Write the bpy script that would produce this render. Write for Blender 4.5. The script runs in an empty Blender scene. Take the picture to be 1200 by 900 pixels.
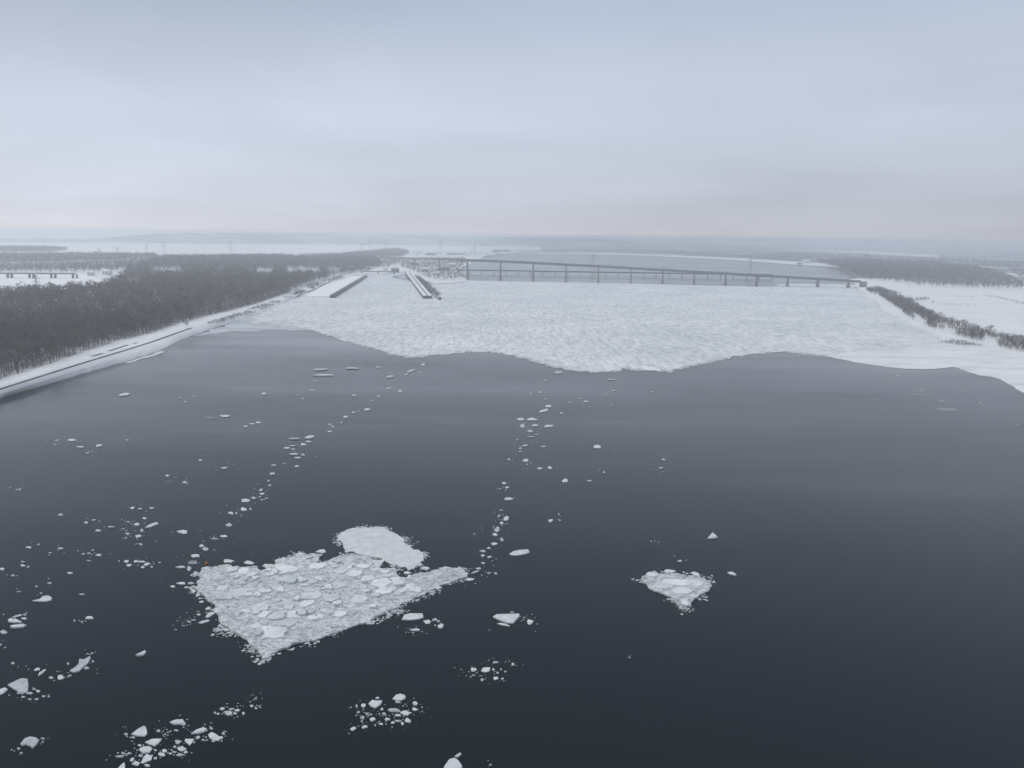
import bpy, bmesh, math, random
import numpy as np
from mathutils import Matrix, Vector, noise as mnoise
from mathutils.geometry import delaunay_2d_cdt

R = math.radians
scene = bpy.context.scene
C = scene.collection

# ------------------------------------------------------------------ camera
H = 90.0                      # metres above the river
F = 942.0                     # focal length in photo pixels (1200 wide)
PITCH = math.atan((450 - 277.2) / F)
ROLL = math.atan(0.0117)
cam_data = bpy.data.cameras.new('camera')
cam_data.sensor_width = 36.0
cam_data.lens = F / 1200 * 36.0
cam_data.clip_start = 0.5
cam_data.clip_end = 80000.0
cam = bpy.data.objects.new('camera', cam_data)
C.objects.link(cam)
CR = Matrix.Rotation(math.pi / 2 - PITCH, 3, 'X') @ Matrix.Rotation(ROLL, 3, 'Z')
cam.matrix_world = Matrix.Translation((0, 0, H)) @ CR.to_4x4()
scene.camera = cam

# ------------------------------------------------------------------ light
SUN_EL, SUN_AZ = R(44), R(-75)          # azimuth measured from +Y towards +X
world = bpy.data.worlds.new('World')
scene.world = world
world.use_nodes = True
wn, wl = world.node_tree.nodes, world.node_tree.links
wn.clear()
w_out = wn.new('ShaderNodeOutputWorld')
w_bg = wn.new('ShaderNodeBackground')
w_bg.inputs['Strength'].default_value = 0.10
wl.new(w_bg.outputs[0], w_out.inputs[0])
sky = wn.new('ShaderNodeTexSky')
sky.sky_type = 'NISHITA'
sky.sun_disc = False
sky.sun_elevation = SUN_EL
sky.sun_rotation = SUN_AZ
tc = wn.new('ShaderNodeTexCoord')
sep = wn.new('ShaderNodeSeparateXYZ')
wl.new(tc.outputs['Generated'], sep.inputs[0])


def wmath(op, a, b=None, clamp=False):
    n = wn.new('ShaderNodeMath')
    n.operation = op
    n.use_clamp = clamp
    for i, v in enumerate((a, b)):
        if v is None:
            continue
        if isinstance(v, (int, float)):
            n.inputs[i].default_value = v
        else:
            wl.new(v, n.inputs[i])
    return n.outputs[0]


# overcast: a stratus layer whose brightness follows elevation, with soft streaks seen on a flat cloud base
ramp = wn.new('ShaderNodeValToRGB')
wl.new(wmath('MAXIMUM', sep.outputs['Z'], 0.0), ramp.inputs[0])
cr = ramp.color_ramp
cr.elements[0].position = 0.0
cr.elements[0].color = (0.63, 0.635, 0.69, 1)
cr.elements[1].position = 1.0
cr.elements[1].color = (1.06, 1.12, 1.22, 1)
for p, c in ((0.03, (0.575, 0.61, 0.70, 1)), (0.07, (0.58, 0.622, 0.73, 1)), (0.13, (0.615, 0.675, 0.79, 1)), (0.18, (0.58, 0.64, 0.76, 1)),
             (0.26, (0.46, 0.53, 0.645, 1)), (0.33, (0.37, 0.43, 0.53, 1)), (0.48, (0.29, 0.345, 0.435, 1)), (0.64, (0.30, 0.355, 0.44, 1))):
    e = cr.elements.new(p)
    e.color = c
den = wmath('ADD', wmath('MAXIMUM', sep.outputs['Z'], 0.0), 0.16)
comb = wn.new('ShaderNodeCombineXYZ')
wl.new(wmath('DIVIDE', sep.outputs['X'], den), comb.inputs[0])
wl.new(wmath('DIVIDE', sep.outputs['Y'], den), comb.inputs[1])
nz = wn.new('ShaderNodeTexNoise')
nz.inputs['Scale'].default_value = 0.62
nz.inputs['Detail'].default_value = 3.5
nz.inputs['Roughness'].default_value = 0.45
nz.inputs['Distortion'].default_value = 0.4
wl.new(comb.outputs[0], nz.inputs['Vector'])
nfac = wmath('ADD', wmath('MULTIPLY', wmath('SUBTRACT', nz.outputs['Fac'], 0.5), 0.42), 1.0)
# thinner cloud towards the sun on the left
side = wmath('ADD', wmath('MULTIPLY', sep.outputs['X'], wmath('SUBTRACT', wmath('MULTIPLY', wmath('MINIMUM', sep.outputs['Z'], 0.3), 2.3), 0.38)), 1.0)
fac = wmath('MULTIPLY', wmath('MULTIPLY', nfac, side), 10.0)
vs = wn.new('ShaderNodeVectorMath')
vs.operation = 'SCALE'
wl.new(ramp.outputs['Color'], vs.inputs[0])
wl.new(fac, vs.inputs['Scale'])
mx = wn.new('ShaderNodeMix')
mx.data_type = 'RGBA'
mx.inputs['Factor'].default_value = 0.93
wl.new(sky.outputs[0], mx.inputs['A'])
wl.new(vs.outputs[0], mx.inputs['B'])
wl.new(mx.outputs['Result'], w_bg.inputs['Color'])

sun_d = bpy.data.lights.new('sun', 'SUN')
sun_d.energy = 1.5
sun_d.angle = R(40)
sun_d.color = (1.0, 0.96, 0.90)
sun = bpy.data.objects.new('sun', sun_d)
sd = Vector((math.sin(SUN_AZ) * math.cos(SUN_EL), math.cos(SUN_AZ) * math.cos(SUN_EL), math.sin(SUN_EL)))
sun.rotation_euler = sd.to_track_quat('Z', 'Y').to_euler()
C.objects.link(sun)

vsn = scene.view_settings
vsn.view_transform = 'Standard'
vsn.look = 'None'
vsn.exposure = 0.0
vsn.gamma = 1.0
vsn.use_curve_mapping = False
scene.cycles.max_bounces = 10
scene.cycles.volume_bounces = 6
scene.cycles.use_denoising = True
HAZE_DENSITY = 2.5e-4

# ------------------------------------------------------------------ helpers
FAR = 24000.0


def at(u, v, z=0.0):
    """the point of the level z that photo pixel (u, v) looks at"""
    d = CR @ Vector(((u - 600) / F, -(v - 450) / F, -1.0))
    hd = math.hypot(d.x, d.y)
    t = (z - H) / d.z if d.z < -1e-6 else 1e9
    t = min(t, FAR / hd)
    return Vector((d.x * t, d.y * t, z))


def mpp(p):
    """metres per photo pixel at a point"""
    return (Vector(p) - Vector((0, 0, H))).length / F


def tag(o, label=None, cat=None, group=None, kind=None):
    if label:
        o['label'] = label
    if cat:
        o['category'] = cat
    if group:
        o['group'] = group
    if kind:
        o['kind'] = kind
    return o


def link(name, me, mat=None, parent=None, loc=None):
    o = bpy.data.objects.new(name, me)
    C.objects.link(o)
    if mat and me is not None and not me.materials:
        me.materials.append(mat)
    if parent:
        o.parent = parent
    if loc is not None:
        o.location = loc
    return o


def empty(name, loc=(0, 0, 0), rz=0.0):
    o = bpy.data.objects.new(name, None)
    o.empty_display_size = 1
    o.location = loc
    o.rotation_euler = (0, 0, rz)
    C.objects.link(o)
    return o


class MB:
    def __init__(self):
        self.v, self.f = [], []

    def add(self, vs, fs):
        b = len(self.v)
        self.v += [tuple(p) for p in vs]
        self.f += [tuple(i + b for i in q) for q in fs]

    def box(self, c, s, rz=0.0):
        x, y, z = (k / 2 for k in s)
        ca, sa = math.cos(rz), math.sin(rz)
        vs = []
        for dz in (-z, z):
            for dx, dy in ((-x, -y), (x, -y), (x, y), (-x, y)):
                vs.append((c[0] + dx * ca - dy * sa, c[1] + dx * sa + dy * ca, c[2] + dz))
        self.add(vs, [(3, 2, 1, 0), (4, 5, 6, 7), (0, 1, 5, 4), (1, 2, 6, 5), (2, 3, 7, 6), (3, 0, 4, 7)])

    def bar(self, a, b, r0, r1=None, n=5):
        a, b = Vector(a), Vector(b)
        r1 = r0 if r1 is None else r1
        d = (b - a).normalized()
        s = d.orthogonal().normalized()
        t = d.cross(s)
        vs = []
        for p, r in ((a, r0), (b, r1)):
            for k in range(n):
                g = 2 * math.pi * k / n
                vs.append(p + s * (math.cos(g) * r) + t * (math.sin(g) * r))
        fs = [(k, (k + 1) % n, n + (k + 1) % n, n + k) for k in range(n)]
        fs += [tuple(range(n - 1, -1, -1)), tuple(range(n, 2 * n))]
        self.add(vs, fs)

    def beam(self, a, b, w, h):
        """rectangular beam from a to b, width w across, height h downwards from the line"""
        a, b = Vector(a), Vector(b)
        d = (b - a)
        s = Vector((-d.y, d.x, 0)).normalized() * (w / 2)
        dn = Vector((0, 0, -h))
        vs = [a - s, a + s, a + s + dn, a - s + dn, b - s, b + s, b + s + dn, b - s + dn]
        self.add(vs, [(0, 1, 2, 3), (7, 6, 5, 4), (0, 4, 5, 1), (1, 5, 6, 2), (2, 6, 7, 3), (3, 7, 4, 0)])

    def mesh(self, name):
        me = bpy.data.meshes.new(name)
        me.from_pydata(self.v, [], self.f)
        me.update()
        return me

    def build(self, name, mat, parent=None, loc=None):
        return link(name, self.mesh(name), mat, parent, loc)


# ------------------------------------------------------------------ materials
def new_mat(name):
    m = bpy.data.materials.new(name)
    m.use_nodes = True
    return m, m.node_tree.nodes, m.node_tree.links, m.node_tree.nodes['Principled BSDF']


def noise_node(N, L, src, scale, detail=4, rough=0.55, stretch=None):
    n = N.new('ShaderNodeTexNoise')
    n.inputs['Scale'].default_value = scale
    n.inputs['Detail'].default_value = detail
    n.inputs['Roughness'].default_value = rough
    if stretch:
        mp = N.new('ShaderNodeMapping')
        mp.inputs['Scale'].default_value = stretch
        L.new(src, mp.inputs['Vector'])
        src = mp.outputs[0]
    L.new(src, n.inputs['Vector'])
    return n.outputs['Fac']


def ramp_node(N, L, src, stops):
    r = N.new('ShaderNodeValToRGB')
    L.new(src, r.inputs[0])
    els = r.color_ramp.elements
    els[0].position, els[0].color = stops[0][0], (*stops[0][1], 1)
    els[1].position, els[1].color = stops[-1][0], (*stops[-1][1], 1)
    for p, c in stops[1:-1]:
        els.new(p).color = (*c, 1)
    return r.outputs['Color']


def mult(N, L, a, b, fac=1.0, mode='MULTIPLY'):
    n = N.new('ShaderNodeMix')
    n.data_type = 'RGBA'
    n.blend_type = mode
    if isinstance(fac, float):
        n.inputs['Factor'].default_value = fac
    else:
        L.new(fac, n.inputs['Factor'])
    for k, v in (('A', a), ('B', b)):
        if isinstance(v, tuple):
            n.inputs[k].default_value = (*v, 1)
        else:
            L.new(v, n.inputs[k])
    return n.outputs['Result']


def pos(N):
    return N.new('ShaderNodeNewGeometry').outputs['Position']


def bump(N, L, b, src, strength, dist):
    n = N.new('ShaderNodeBump')
    n.inputs['Strength'].default_value = strength
    n.inputs['Distance'].default_value = dist
    L.new(src, n.inputs['Height'])
    L.new(n.outputs[0], b.inputs['Normal'])


def mat_noise(name, lo, hi, scale, rough=0.9, detail=5, bs=0.0, bd=0.1, p0=0.3, p1=0.7, stretch=None):
    m, N, L, b = new_mat(name)
    n = noise_node(N, L, pos(N), scale, detail, 0.6, stretch)
    L.new(ramp_node(N, L, n, [(p0, lo), (p1, hi)]), b.inputs['Base Color'])
    b.inputs['Roughness'].default_value = rough
    b.inputs['Specular IOR Level'].default_value = 0.2
    if bs:
        bump(N, L, b, n, bs, bd)
    return m


def water_material():
    m, N, L, b = new_mat('river_water')
    P = pos(N)
    b.inputs['Base Color'].default_value = (0.0022, 0.0048, 0.006, 1)
    fr = noise_node(N, L, P, 0.010, 8, 0.62, (0.22, 1.0, 1.0))
    grease = ramp_node(N, L, fr, [(0.44, (0.0016, 0.0048, 0.0072)), (0.55, (0.040, 0.046, 0.052)), (0.70, (0.15, 0.16, 0.17))])
    # grease ice gathers upstream, below the pack
    sp = N.new('ShaderNodeSeparateXYZ')
    L.new(P, sp.inputs[0])
    mr = N.new('ShaderNodeMapRange')
    mr.inputs['From Min'].default_value = 170
    mr.inputs['From Max'].default_value = 620
    L.new(sp.outputs['Y'], mr.inputs['Value'])
    L.new(mult(N, L, (0.0016, 0.0048, 0.0072), grease, mr.outputs[0], 'MIX'), b.inputs['Base Color'])
    b.inputs['IOR'].default_value = 1.333
    big = noise_node(N, L, P, 0.012, 5, 0.6, (0.45, 1.0, 1.0))
    L.new(ramp_node(N, L, big, [(0.35, (0.08, 0.08, 0.08)), (0.7, (0.22, 0.22, 0.22))]), b.inputs['Roughness'])
    n1 = noise_node(N, L, P, 0.45, 4, 0.6, (0.6, 1.0, 1.0))
    bump(N, L, b, n1, 0.12, 0.3)
    return m


def pack_material():
    m, N, L, b = new_mat('brash_pack_ice')
    P = pos(N)
    v = N.new('ShaderNodeTexVoronoi')
    v.inputs['Scale'].default_value = 0.30
    mp = N.new('ShaderNodeMapping')
    mp.inputs['Scale'].default_value = (1, 0.4, 1)
    L.new(P, mp.inputs['Vector'])
    L.new(mp.outputs[0], v.inputs['Vector'])
    tone = N.new('ShaderNodeSeparateColor')
    L.new(v.outputs['Color'], tone.inputs[0])
    c = ramp_node(N, L, tone.outputs[0], [(0.0, (0.56, 0.585, 0.60)), (0.3, (0.68, 0.695, 0.705)), (1.0, (0.77, 0.775, 0.775))])
    big = noise_node(N, L, P, 0.010, 6, 0.6)
    c = mult(N, L, c, ramp_node(N, L, big, [(0.3, (0.85, 0.865, 0.88)), (0.65, (1.06, 1.06, 1.06))]), 1.0)
    fine = noise_node(N, L, P, 0.26, 4, 0.75, (1, 0.13, 1))
    c = mult(N, L, c, ramp_node(N, L, fine, [(0.34, (0.74, 0.765, 0.79)), (0.58, (1.03, 1.03, 1.03))]), 1.0)
    L.new(c, b.inputs['Base Color'])
    b.inputs['Roughness'].default_value = 0.85
    b.inputs['Specular IOR Level'].default_value = 0.15
    bump(N, L, b, tone.outputs[0], 0.4, 0.4)
    return m


def raft_material():
    m, N, L, b = new_mat('frozen_rubble_ice')
    P = pos(N)
    v = N.new('ShaderNodeTexVoronoi')
    v.inputs['Scale'].default_value = 1.3
    L.new(P, v.inputs['Vector'])
    tone = N.new('ShaderNodeSeparateColor')
    L.new(v.outputs['Color'], tone.inputs[0])
    c = ramp_node(N, L, tone.outputs[0], [(0.0, (0.36, 0.38, 0.39)), (0.35, (0.49, 0.505, 0.51)), (1.0, (0.67, 0.675, 0.675))])
    n = noise_node(N, L, P, 0.22, 6, 0.65)
    c = mult(N, L, c, ramp_node(N, L, n, [(0.30, (0.74, 0.78, 0.80)), (0.55, (1.0, 1.0, 1.0))]), 1.0)
    n2 = noise_node(N, L, P, 1.1, 6, 0.7)
    c = mult(N, L, c, ramp_node(N, L, n2, [(0.36, (0.30, 0.36, 0.40)), (0.44, (1.0, 1.0, 1.0))]), 1.0)
    L.new(c, b.inputs['Base Color'])
    b.inputs['Roughness'].default_value = 0.75
    bump(N, L, b, n2, 0.5, 0.25)
    return m


M = {}
M['water'] = water_material()
M['pack'] = pack_material()
M['raft'] = raft_material()
M['snow'] = mat_noise('snow', (0.68, 0.69, 0.70), (0.80, 0.80, 0.80), 0.02, bs=0.3, bd=0.5)
M['shore'] = mat_noise('bright_shore_ice', (0.60, 0.625, 0.635), (0.77, 0.775, 0.775), 0.06, detail=7, p0=.36, p1=.56, stretch=(.4, 1, 1))
M['mixed_land'] = mat_noise('wooded_snowy_land', (0.09, 0.095, 0.11), (0.62, 0.63, 0.65), 0.004, detail=9, p0=.46, p1=.66, stretch=(.35, 1, 1))
M['lake'] = mat_noise('lake_snow', (0.80, 0.81, 0.82), (0.90, 0.90, 0.90), 0.0016, detail=7)
M['forest_floor'] = mat_noise('forest_floor', (0.34, 0.33, 0.33), (0.66, 0.67, 0.69), 0.07)
M['thin_ice'] = mat_noise('thin_grey_ice', (0.19, 0.20, 0.215), (0.34, 0.355, 0.375), 0.5, rough=0.8)
M['skim_ice'] = mat_noise('skim_ice', (0.36, 0.39, 0.42), (0.60, 0.63, 0.65), 0.035, rough=0.6, stretch=(0.35, 1, 1))
M['floe'] = mat_noise('white_floe_ice', (0.50, 0.52, 0.53), (0.70, 0.705, 0.705), 0.8, bs=0.4, bd=0.15)
M['floe_grey'] = mat_noise('grey_floe_ice', (0.36, 0.38, 0.395), (0.56, 0.57, 0.58), 0.9, bs=0.4, bd=0.15)
M['floe_snow'] = mat_noise('snowy_slush', (0.52, 0.53, 0.54), (0.68, 0.685, 0.69), 0.35, bs=0.3, bd=0.2)
M['slab'] = mat_noise('ice_slab', (0.55, 0.57, 0.58), (0.74, 0.745, 0.745), 0.3, bs=0.4, bd=0.12)
for k_ in ('floe', 'floe_grey'):
    # soaked grey rim where the ice meets the water
    N_, L_ = M[k_].node_tree.nodes, M[k_].node_tree.links
    b_ = N_['Principled BSDF']
    src = b_.inputs['Base Color'].links[0].from_socket
    sz = N_.new('ShaderNodeSeparateXYZ')
    L_.new(pos(N_), sz.inputs[0])
    L_.new(mult(N_, L_, src, ramp_node(N_, L_, sz.outputs['Z'], [(0.0, (0.45, 0.50, 0.54)), (0.06, (1, 1, 1))])), b_.inputs['Base Color'])
for k_ in ('slab',):
    N_, L_ = M[k_].node_tree.nodes, M[k_].node_tree.links
    b_ = N_['Principled BSDF']
    src = b_.inputs['Base Color'].links[0].from_socket
    oi = N_.new('ShaderNodeObjectInfo')
    r_ = ramp_node(N_, L_, oi.outputs['Random'], [(0.0, (0.78, 0.81, 0.83)), (0.4, (1.0, 1.0, 1.0)), (1.0, (1.14, 1.14, 1.14))])
    L_.new(mult(N_, L_, src, r_), b_.inputs['Base Color'])
M['bark'] = mat_noise('bark', (0.075, 0.066, 0.062), (0.16, 0.148, 0.14), 0.3)
M['twig'] = mat_noise('twigs', (0.090, 0.072, 0.068), (0.225, 0.195, 0.187), 0.06, detail=6, p0=.32, p1=.68)
M['conifer'] = mat_noise('evergreen', (0.03, 0.045, 0.035), (0.06, 0.075, 0.055), 0.4)
M['scrub'] = mat_noise('scrub_twigs', (0.095, 0.078, 0.075), (0.19, 0.165, 0.16), 0.06)
M['concrete'] = mat_noise('concrete', (0.20, 0.20, 0.20), (0.32, 0.315, 0.31), 0.25)
M['dark_concrete'] = mat_noise('wet_concrete', (0.09, 0.09, 0.10), (0.17, 0.17, 0.18), 0.2)
M['steel'] = mat_noise('grey_steel', (0.16, 0.17, 0.18), (0.22, 0.23, 0.24), 0.5, rough=0.6)
M['girder'] = mat_noise('dull_girder', (0.19, 0.19, 0.205), (0.25, 0.25, 0.265), 0.2, rough=0.6)
M['asphalt'] = mat_noise('road', (0.05, 0.05, 0.053), (0.17, 0.17, 0.175), 0.15)
M['rock'] = mat_noise('riprap', (0.07, 0.068, 0.066), (0.60, 0.61, 0.62), 0.16, p0=0.47, p1=0.53)
M['wall_tan'] = mat_noise('tan_wall', (0.30, 0.27, 0.24), (0.38, 0.35, 0.31), 0.2)
M['wall_grey'] = mat_noise('grey_wall', (0.18, 0.18, 0.19), (0.26, 0.26, 0.27), 0.2)
M['wall_white'] = mat_noise('white_wall', (0.62, 0.62, 0.61), (0.72, 0.72, 0.71), 0.2)
M['glass'] = mat_noise('dark_glass', (0.03, 0.035, 0.04), (0.06, 0.065, 0.07), 1.0, rough=0.15)
M['orange'] = mat_noise('orange_paint', (0.55, 0.20, 0.02), (0.70, 0.27, 0.03), 2.0, rough=0.5)
M['hill'] = mat_noise('wooded_hill', (0.12, 0.12, 0.13), (0.60, 0.60, 0.61), 0.004, p0=.40, p1=.68, stretch=(.4, 1, 1))


# ------------------------------------------------------------------ outlines
def roughen(pts, seg, amp, rng, closed=True, fixed_beyond=None):
    """pts: world points (Vectors). Midpoint fractal: no edge longer than seg stays straight; amp = fraction of the edge"""
    out = []
    n = len(pts)
    for i in range(n if closed else n - 1):
        a, b = pts[i], pts[(i + 1) % n]

        def rec(a, b, k):
            l = (b - a).length
            if l < seg or k > 8:
                return [a]
            if fixed_beyond and min(a.length, b.length) > fixed_beyond:
                return [a]
            m = (a + b) / 2
            d = b - a
            nrm = Vector((-d.y, d.x, 0)) / max(l, 1e-6)
            m = m + nrm * (rng.uniform(-1, 1) * amp * l)
            return rec(a, m, k + 1) + rec(m, b, k + 1)
        out += rec(a, b, 0)
    if not closed:
        out.append(pts[-1])
    return out


def sheet(name, px, z, mat, depth=1.0, seg=None, amp=0.06, seed=1, kind='structure', world_pts=None):
    """a level sheet whose outline is given in photo pixels, with a vertical edge down to z-depth"""
    rng = random.Random(seed)
    P = world_pts or [at(u, v, z) for u, v in px]
    if seg:
        P = roughen(P, seg, amp, rng)
    n = len(P)
    v = [(p.x, p.y, z) for p in P] + [(p.x, p.y, z - depth) for p in P]
    area = sum(P[i].x * P[(i + 1) % n].y - P[(i + 1) % n].x * P[i].y for i in range(n))
    if area < 0:
        idx = list(range(n - 1, -1, -1))
    else:
        idx = list(range(n))
    f = [tuple(idx)]
    for k in range(n):
        i, j = idx[k], idx[(k + 1) % n]
        f.append((j, i, n + i, n + j))
    me = bpy.data.meshes.new(name)
    me.from_pydata(v, [], f)
    me.update()
    o = link(name, me, mat)
    if kind:
        o['kind'] = kind
    return o


def inside(poly, x, y):
    c = False
    n = len(poly)
    j = n - 1
    for i in range(n):
        xi, yi = poly[i][0], poly[i][1]
        xj, yj = poly[j][0], poly[j][1]
        if (yi > y) != (yj > y) and x < (xj - xi) * (y - yi) / (yj - yi) + xi:
            c = not c
        j = i
    return c


def inside_np(poly, X, Y):
    c = np.zeros(X.shape, bool)
    n = len(poly)
    j = n - 1
    for i in range(n):
        xi, yi, xj, yj = poly[i][0], poly[i][1], poly[j][0], poly[j][1]
        if yi != yj:
            c ^= ((yi > Y) != (yj > Y)) & (X < (xj - xi) * (Y - yi) / (yj - yi) + xi)
        j = i
    return c


# ================================================================== WATER, ICE, LAND
me = MB()
S = 26000
me.add([(-S, -3000, 0), (S, -3000, 0), (S, S, 0), (-S, S, 0)], [(0, 1, 2, 3)])
me.build('water', M['water'])['kind'] = 'structure'

# pack ice: its near edge against the open water, then up the left bank, the lock basin, the bridge and the right bank
EDGE = [(296, 380), (312, 379), (330, 382.5), (352, 384.5), (367, 387.5), (385, 393), (400, 398), (430, 406), (445, 410), (460, 415), (480, 418.5),
        (500, 417), (540, 413), (570, 412), (585, 413.5), (600, 416), (620, 421), (640, 427), (655, 431), (672, 434), (700, 436), (720, 435),
        (733, 431.5), (745, 433), (760, 434), (785, 434.5), (800, 430), (815, 427.5), (830, 424), (845, 421.5), (860, 418), (890, 414),
        (920, 412), (935, 413.5), (950, 415), (972, 418)]
def ragged(pl, a1, a2, step=2.5):
    out = []
    for (u0, v0), (u1, v1) in zip(pl, pl[1:]):
        n = max(1, int(abs(u1 - u0) / step))
        for k in range(n):
            u, v = u0 + (u1 - u0) * k / n, v0 + (v1 - v0) * k / n
            out.append((u, v + a1 * mnoise.noise((u * .11, 3.1, 0)) + a2 * mnoise.noise((u * .42, 9.7, 0))))
    return out + [pl[-1]]


PACK = ragged(EDGE, 1.5, 1.3) + [(990, 419), (1040, 425), (1090, 426), (1150, 408), (1160, 399), (1110, 376), (1060, 347), (1030, 334), (955, 332.5), (914, 332.5),
               (893, 336), (850, 335), (776, 333), (700, 331.2), (625, 329.8), (547, 328.5), (530, 330), (500, 333), (478, 317), (425, 319),
               (400, 322), (340, 345), (310, 362), (298, 370)]
sheet('river_ice', PACK, 0.14, M['pack'], 0.3, seg=2.2, amp=0.13, seed=4)
# smoother bright ice along the right edge of the pack and a snowy spit
sheet('shore_ice', [(974, 418.5), (992, 413), (1040, 411), (1085, 406), (1135, 412), (1150, 425), (1125, 431), (1117, 430), (1105, 431.5), (1085, 432.5), (1060, 432),
                    (1030, 428.5), (1000, 424)], 0.22, M['shore'], 0.4, seg=5.0, amp=0.07, seed=5)
sheet('snow_spit', [(1083, 405), (1110, 403), (1160, 405), (1200, 404), (1330, 420), (1330, 520), (1240, 478), (1200, 460), (1190, 455), (1182, 450), (1172, 444),
                    (1163, 441.5), (1150, 440), (1138, 436.5), (1127, 433), (1119, 430), (1105, 419)], 0.32, M['shore'], 0.5, seg=5.0, amp=0.07, seed=6)
# grey skim ice against the left bank
sheet('skim_ice', [(222, 394), (245, 387), (268, 379), (290, 370), (312, 362), (322, 372), (335, 381), (366, 386), (345, 387.5), (320, 386), (300, 388), (270, 388), (248, 391)], 0.08, M['skim_ice'], 0.2, seg=4, amp=0.16, seed=7)

# land
LEFT = [(-900, 760), (-300, 548), (0, 450), (60, 431), (105, 416), (170, 398), (220, 381), (270, 369.5), (300, 361), (340, 347.5), (380, 332), (415, 322),
        (428, 320.5), (452, 321), (466, 318.5), (476, 318), (490, 326), (512, 332), (535, 331), (549, 328), (541, 320), (536, 316), (552, 308), (566, 301),
        (585, 297.4), (640, 294.4), (640, 283), (400, 279), (-900, 266)]
sheet('snowy_ground', LEFT, 1.6, M['snow'], 3.0, seg=20, amp=0.03, seed=8)
FAR_LAND = [(560, 302), (600, 296.5), (660, 296.6), (760, 298.6), (880, 304), (935, 308.5), (985, 313), (1000, 322), (1020, 331), (1300, 352), (1900, 352), (1900, 293), (600, 280)]
sheet('far_ground', FAR_LAND, 1.2, M['mixed_land'], 2.0, seed=9)
RIGHT = [(986, 329.5), (1000, 331), (1013, 341), (1030, 354), (1050, 369), (1075, 383), (1105, 393), (1150, 404), (1200, 415), (1400, 470), (2200, 470), (2200, 330), (1100, 326), (1005, 326)]
sheet('far_shore_snow', [(585, 298.0), (640, 296.0), (720, 296.6), (800, 299.2), (880, 303.0), (980, 309.5), (990, 313.5), (935, 310.5), (860, 304.8), (760, 299.6), (660, 297.4)], 1.3, M['snow'], 0.4, seed=91)
sheet('snow_road', [(1085, 309.5), (1130, 313), (1200, 322), (1320, 336), (1320, 340), (1200, 325.5), (1130, 316), (1085, 311.5)], 1.35, M['snow'], 0.4, seed=92)
sheet('town_snow', [(905, 290.5), (960, 291.5), (1010, 294), (1100, 299), (1100, 301.5), (1020, 297.5), (960, 294.5), (905, 293)], 1.4, M['snow'], 0.4, seed=93)
sheet('right_bank_ground', RIGHT, 1.9, M['snow'], 3.0, seg=15, amp=0.04, seed=10)
# frozen lakes far away
sheet('frozen_lake', [(-900, 302), (0, 301.5), (180, 301), (330, 299.5), (420, 297), (445, 290), (520, 286), (640, 283.5), (640, 281.5), (400, 280.5), (0, 279), (-900, 272)], 1.9, M['lake'], 0.6, seed=11)
sheet('snow_field', [(-300, 318), (30, 320), (100, 321), (112, 326), (128, 331), (112, 338), (60, 341), (0, 343), (-300, 355)], 1.95, M['lake'], 0.5, seed=12)
# forest floor: leaf litter and snow
FOREST = [(-420, 592), (-150, 497), (0, 446), (60, 427), (105, 410.5), (128, 405.5), (135, 399), (172, 392.5), (196, 385), (218, 377.5), (270, 365.5), (300, 357), (340, 343.5),
          (365, 333), (392, 325), (430, 317.5), (448, 311), (440, 304), (360, 304), (330, 301), (250, 302), (195, 302.5), (178, 306), (150, 318), (140, 330), (112, 340), (60, 343.5), (0, 345), (-420, 362)]
sheet('forest_floor', FOREST, 1.75, M['forest_floor'], 0.3, seed=13)


# ---- left dyke: one lofted bank with a crest track
def loft(name, rows, mat, seed=0, jitter=0.0):
    """rows: list of polylines (equal length) of world points"""
    rng = random.Random(seed)
    mb = MB()
    n = len(rows[0])
    vs = [Vector(p) + Vector((rng.uniform(-1, 1), rng.uniform(-1, 1), rng.uniform(-.3, .3))) * jitter for r in rows for p in r]
    fs = []
    for k in range(len(rows) - 1):
        for i in range(n - 1):
            a = k * n + i
            fs.append((a, a + 1, a + n + 1, a + n))
    mb.add(vs, fs)
    return mb.build(name, mat)


def resample(pl, n):
    d = [0.0]
    for a, b in zip(pl, pl[1:]):
        d.append(d[-1] + math.hypot(b[0] - a[0], b[1] - a[1]))
    out = []
    for k in range(n):
        t = d[-1] * k / (n - 1)
        i = 0
        while i < len(d) - 2 and d[i + 1] < t:
            i += 1
        f = (t - d[i]) / max(d[i + 1] - d[i], 1e-9)
        out.append((pl[i][0] + (pl[i + 1][0] - pl[i][0]) * f, pl[i][1] + (pl[i + 1][1] - pl[i][1]) * f))
    return out


NB = 90
water_line = resample([(-300, 568), (0, 467.5), (30, 458.5), (50, 452.5), (80, 443.5), (110, 435), (150, 423.5), (176, 415), (190, 410), (215, 397.5), (240, 389), (270, 378.5), (300, 368.5), (330, 357), (348, 348)], NB)
crest_near = resample([(-300, 562), (0, 462), (30, 453), (60, 443.5), (100, 431), (140, 419.5), (180, 406), (205, 395.5), (225, 388), (255, 378.5), (285, 368.5), (310, 360), (335, 350), (350, 345.5)], NB)
crest_far = resample([(-300, 550), (0, 449), (60, 430), (105, 415), (140, 404.5), (170, 396.5), (200, 386.5), (220, 380), (245, 373.5), (270, 368), (300, 360), (330, 350), (352, 344)], NB)
track_mid = resample([(-300, 556), (0, 456), (60, 437), (100, 424.5), (140, 412.5), (180, 400), (205, 391), (225, 384)], 60)
back = resample([(-300, 545), (0, 444), (60, 425), (105, 409), (140, 399), (172, 391), (200, 382), (220, 375.5), (270, 363.5), (300, 355.5), (330, 345.5), (354, 342)], NB)
rngd = random.Random(3)
row0 = [at(u + rngd.uniform(-1.2, 1.2), v + rngd.uniform(-.5, .5), -0.3) for u, v in water_line]
row1 = [at(u, v, 3.2) for u, v in crest_near]
row2 = [at(u, v, 3.3) for u, v in crest_far]
row3 = [at(u, v, 1.5) for u, v in back]
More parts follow.
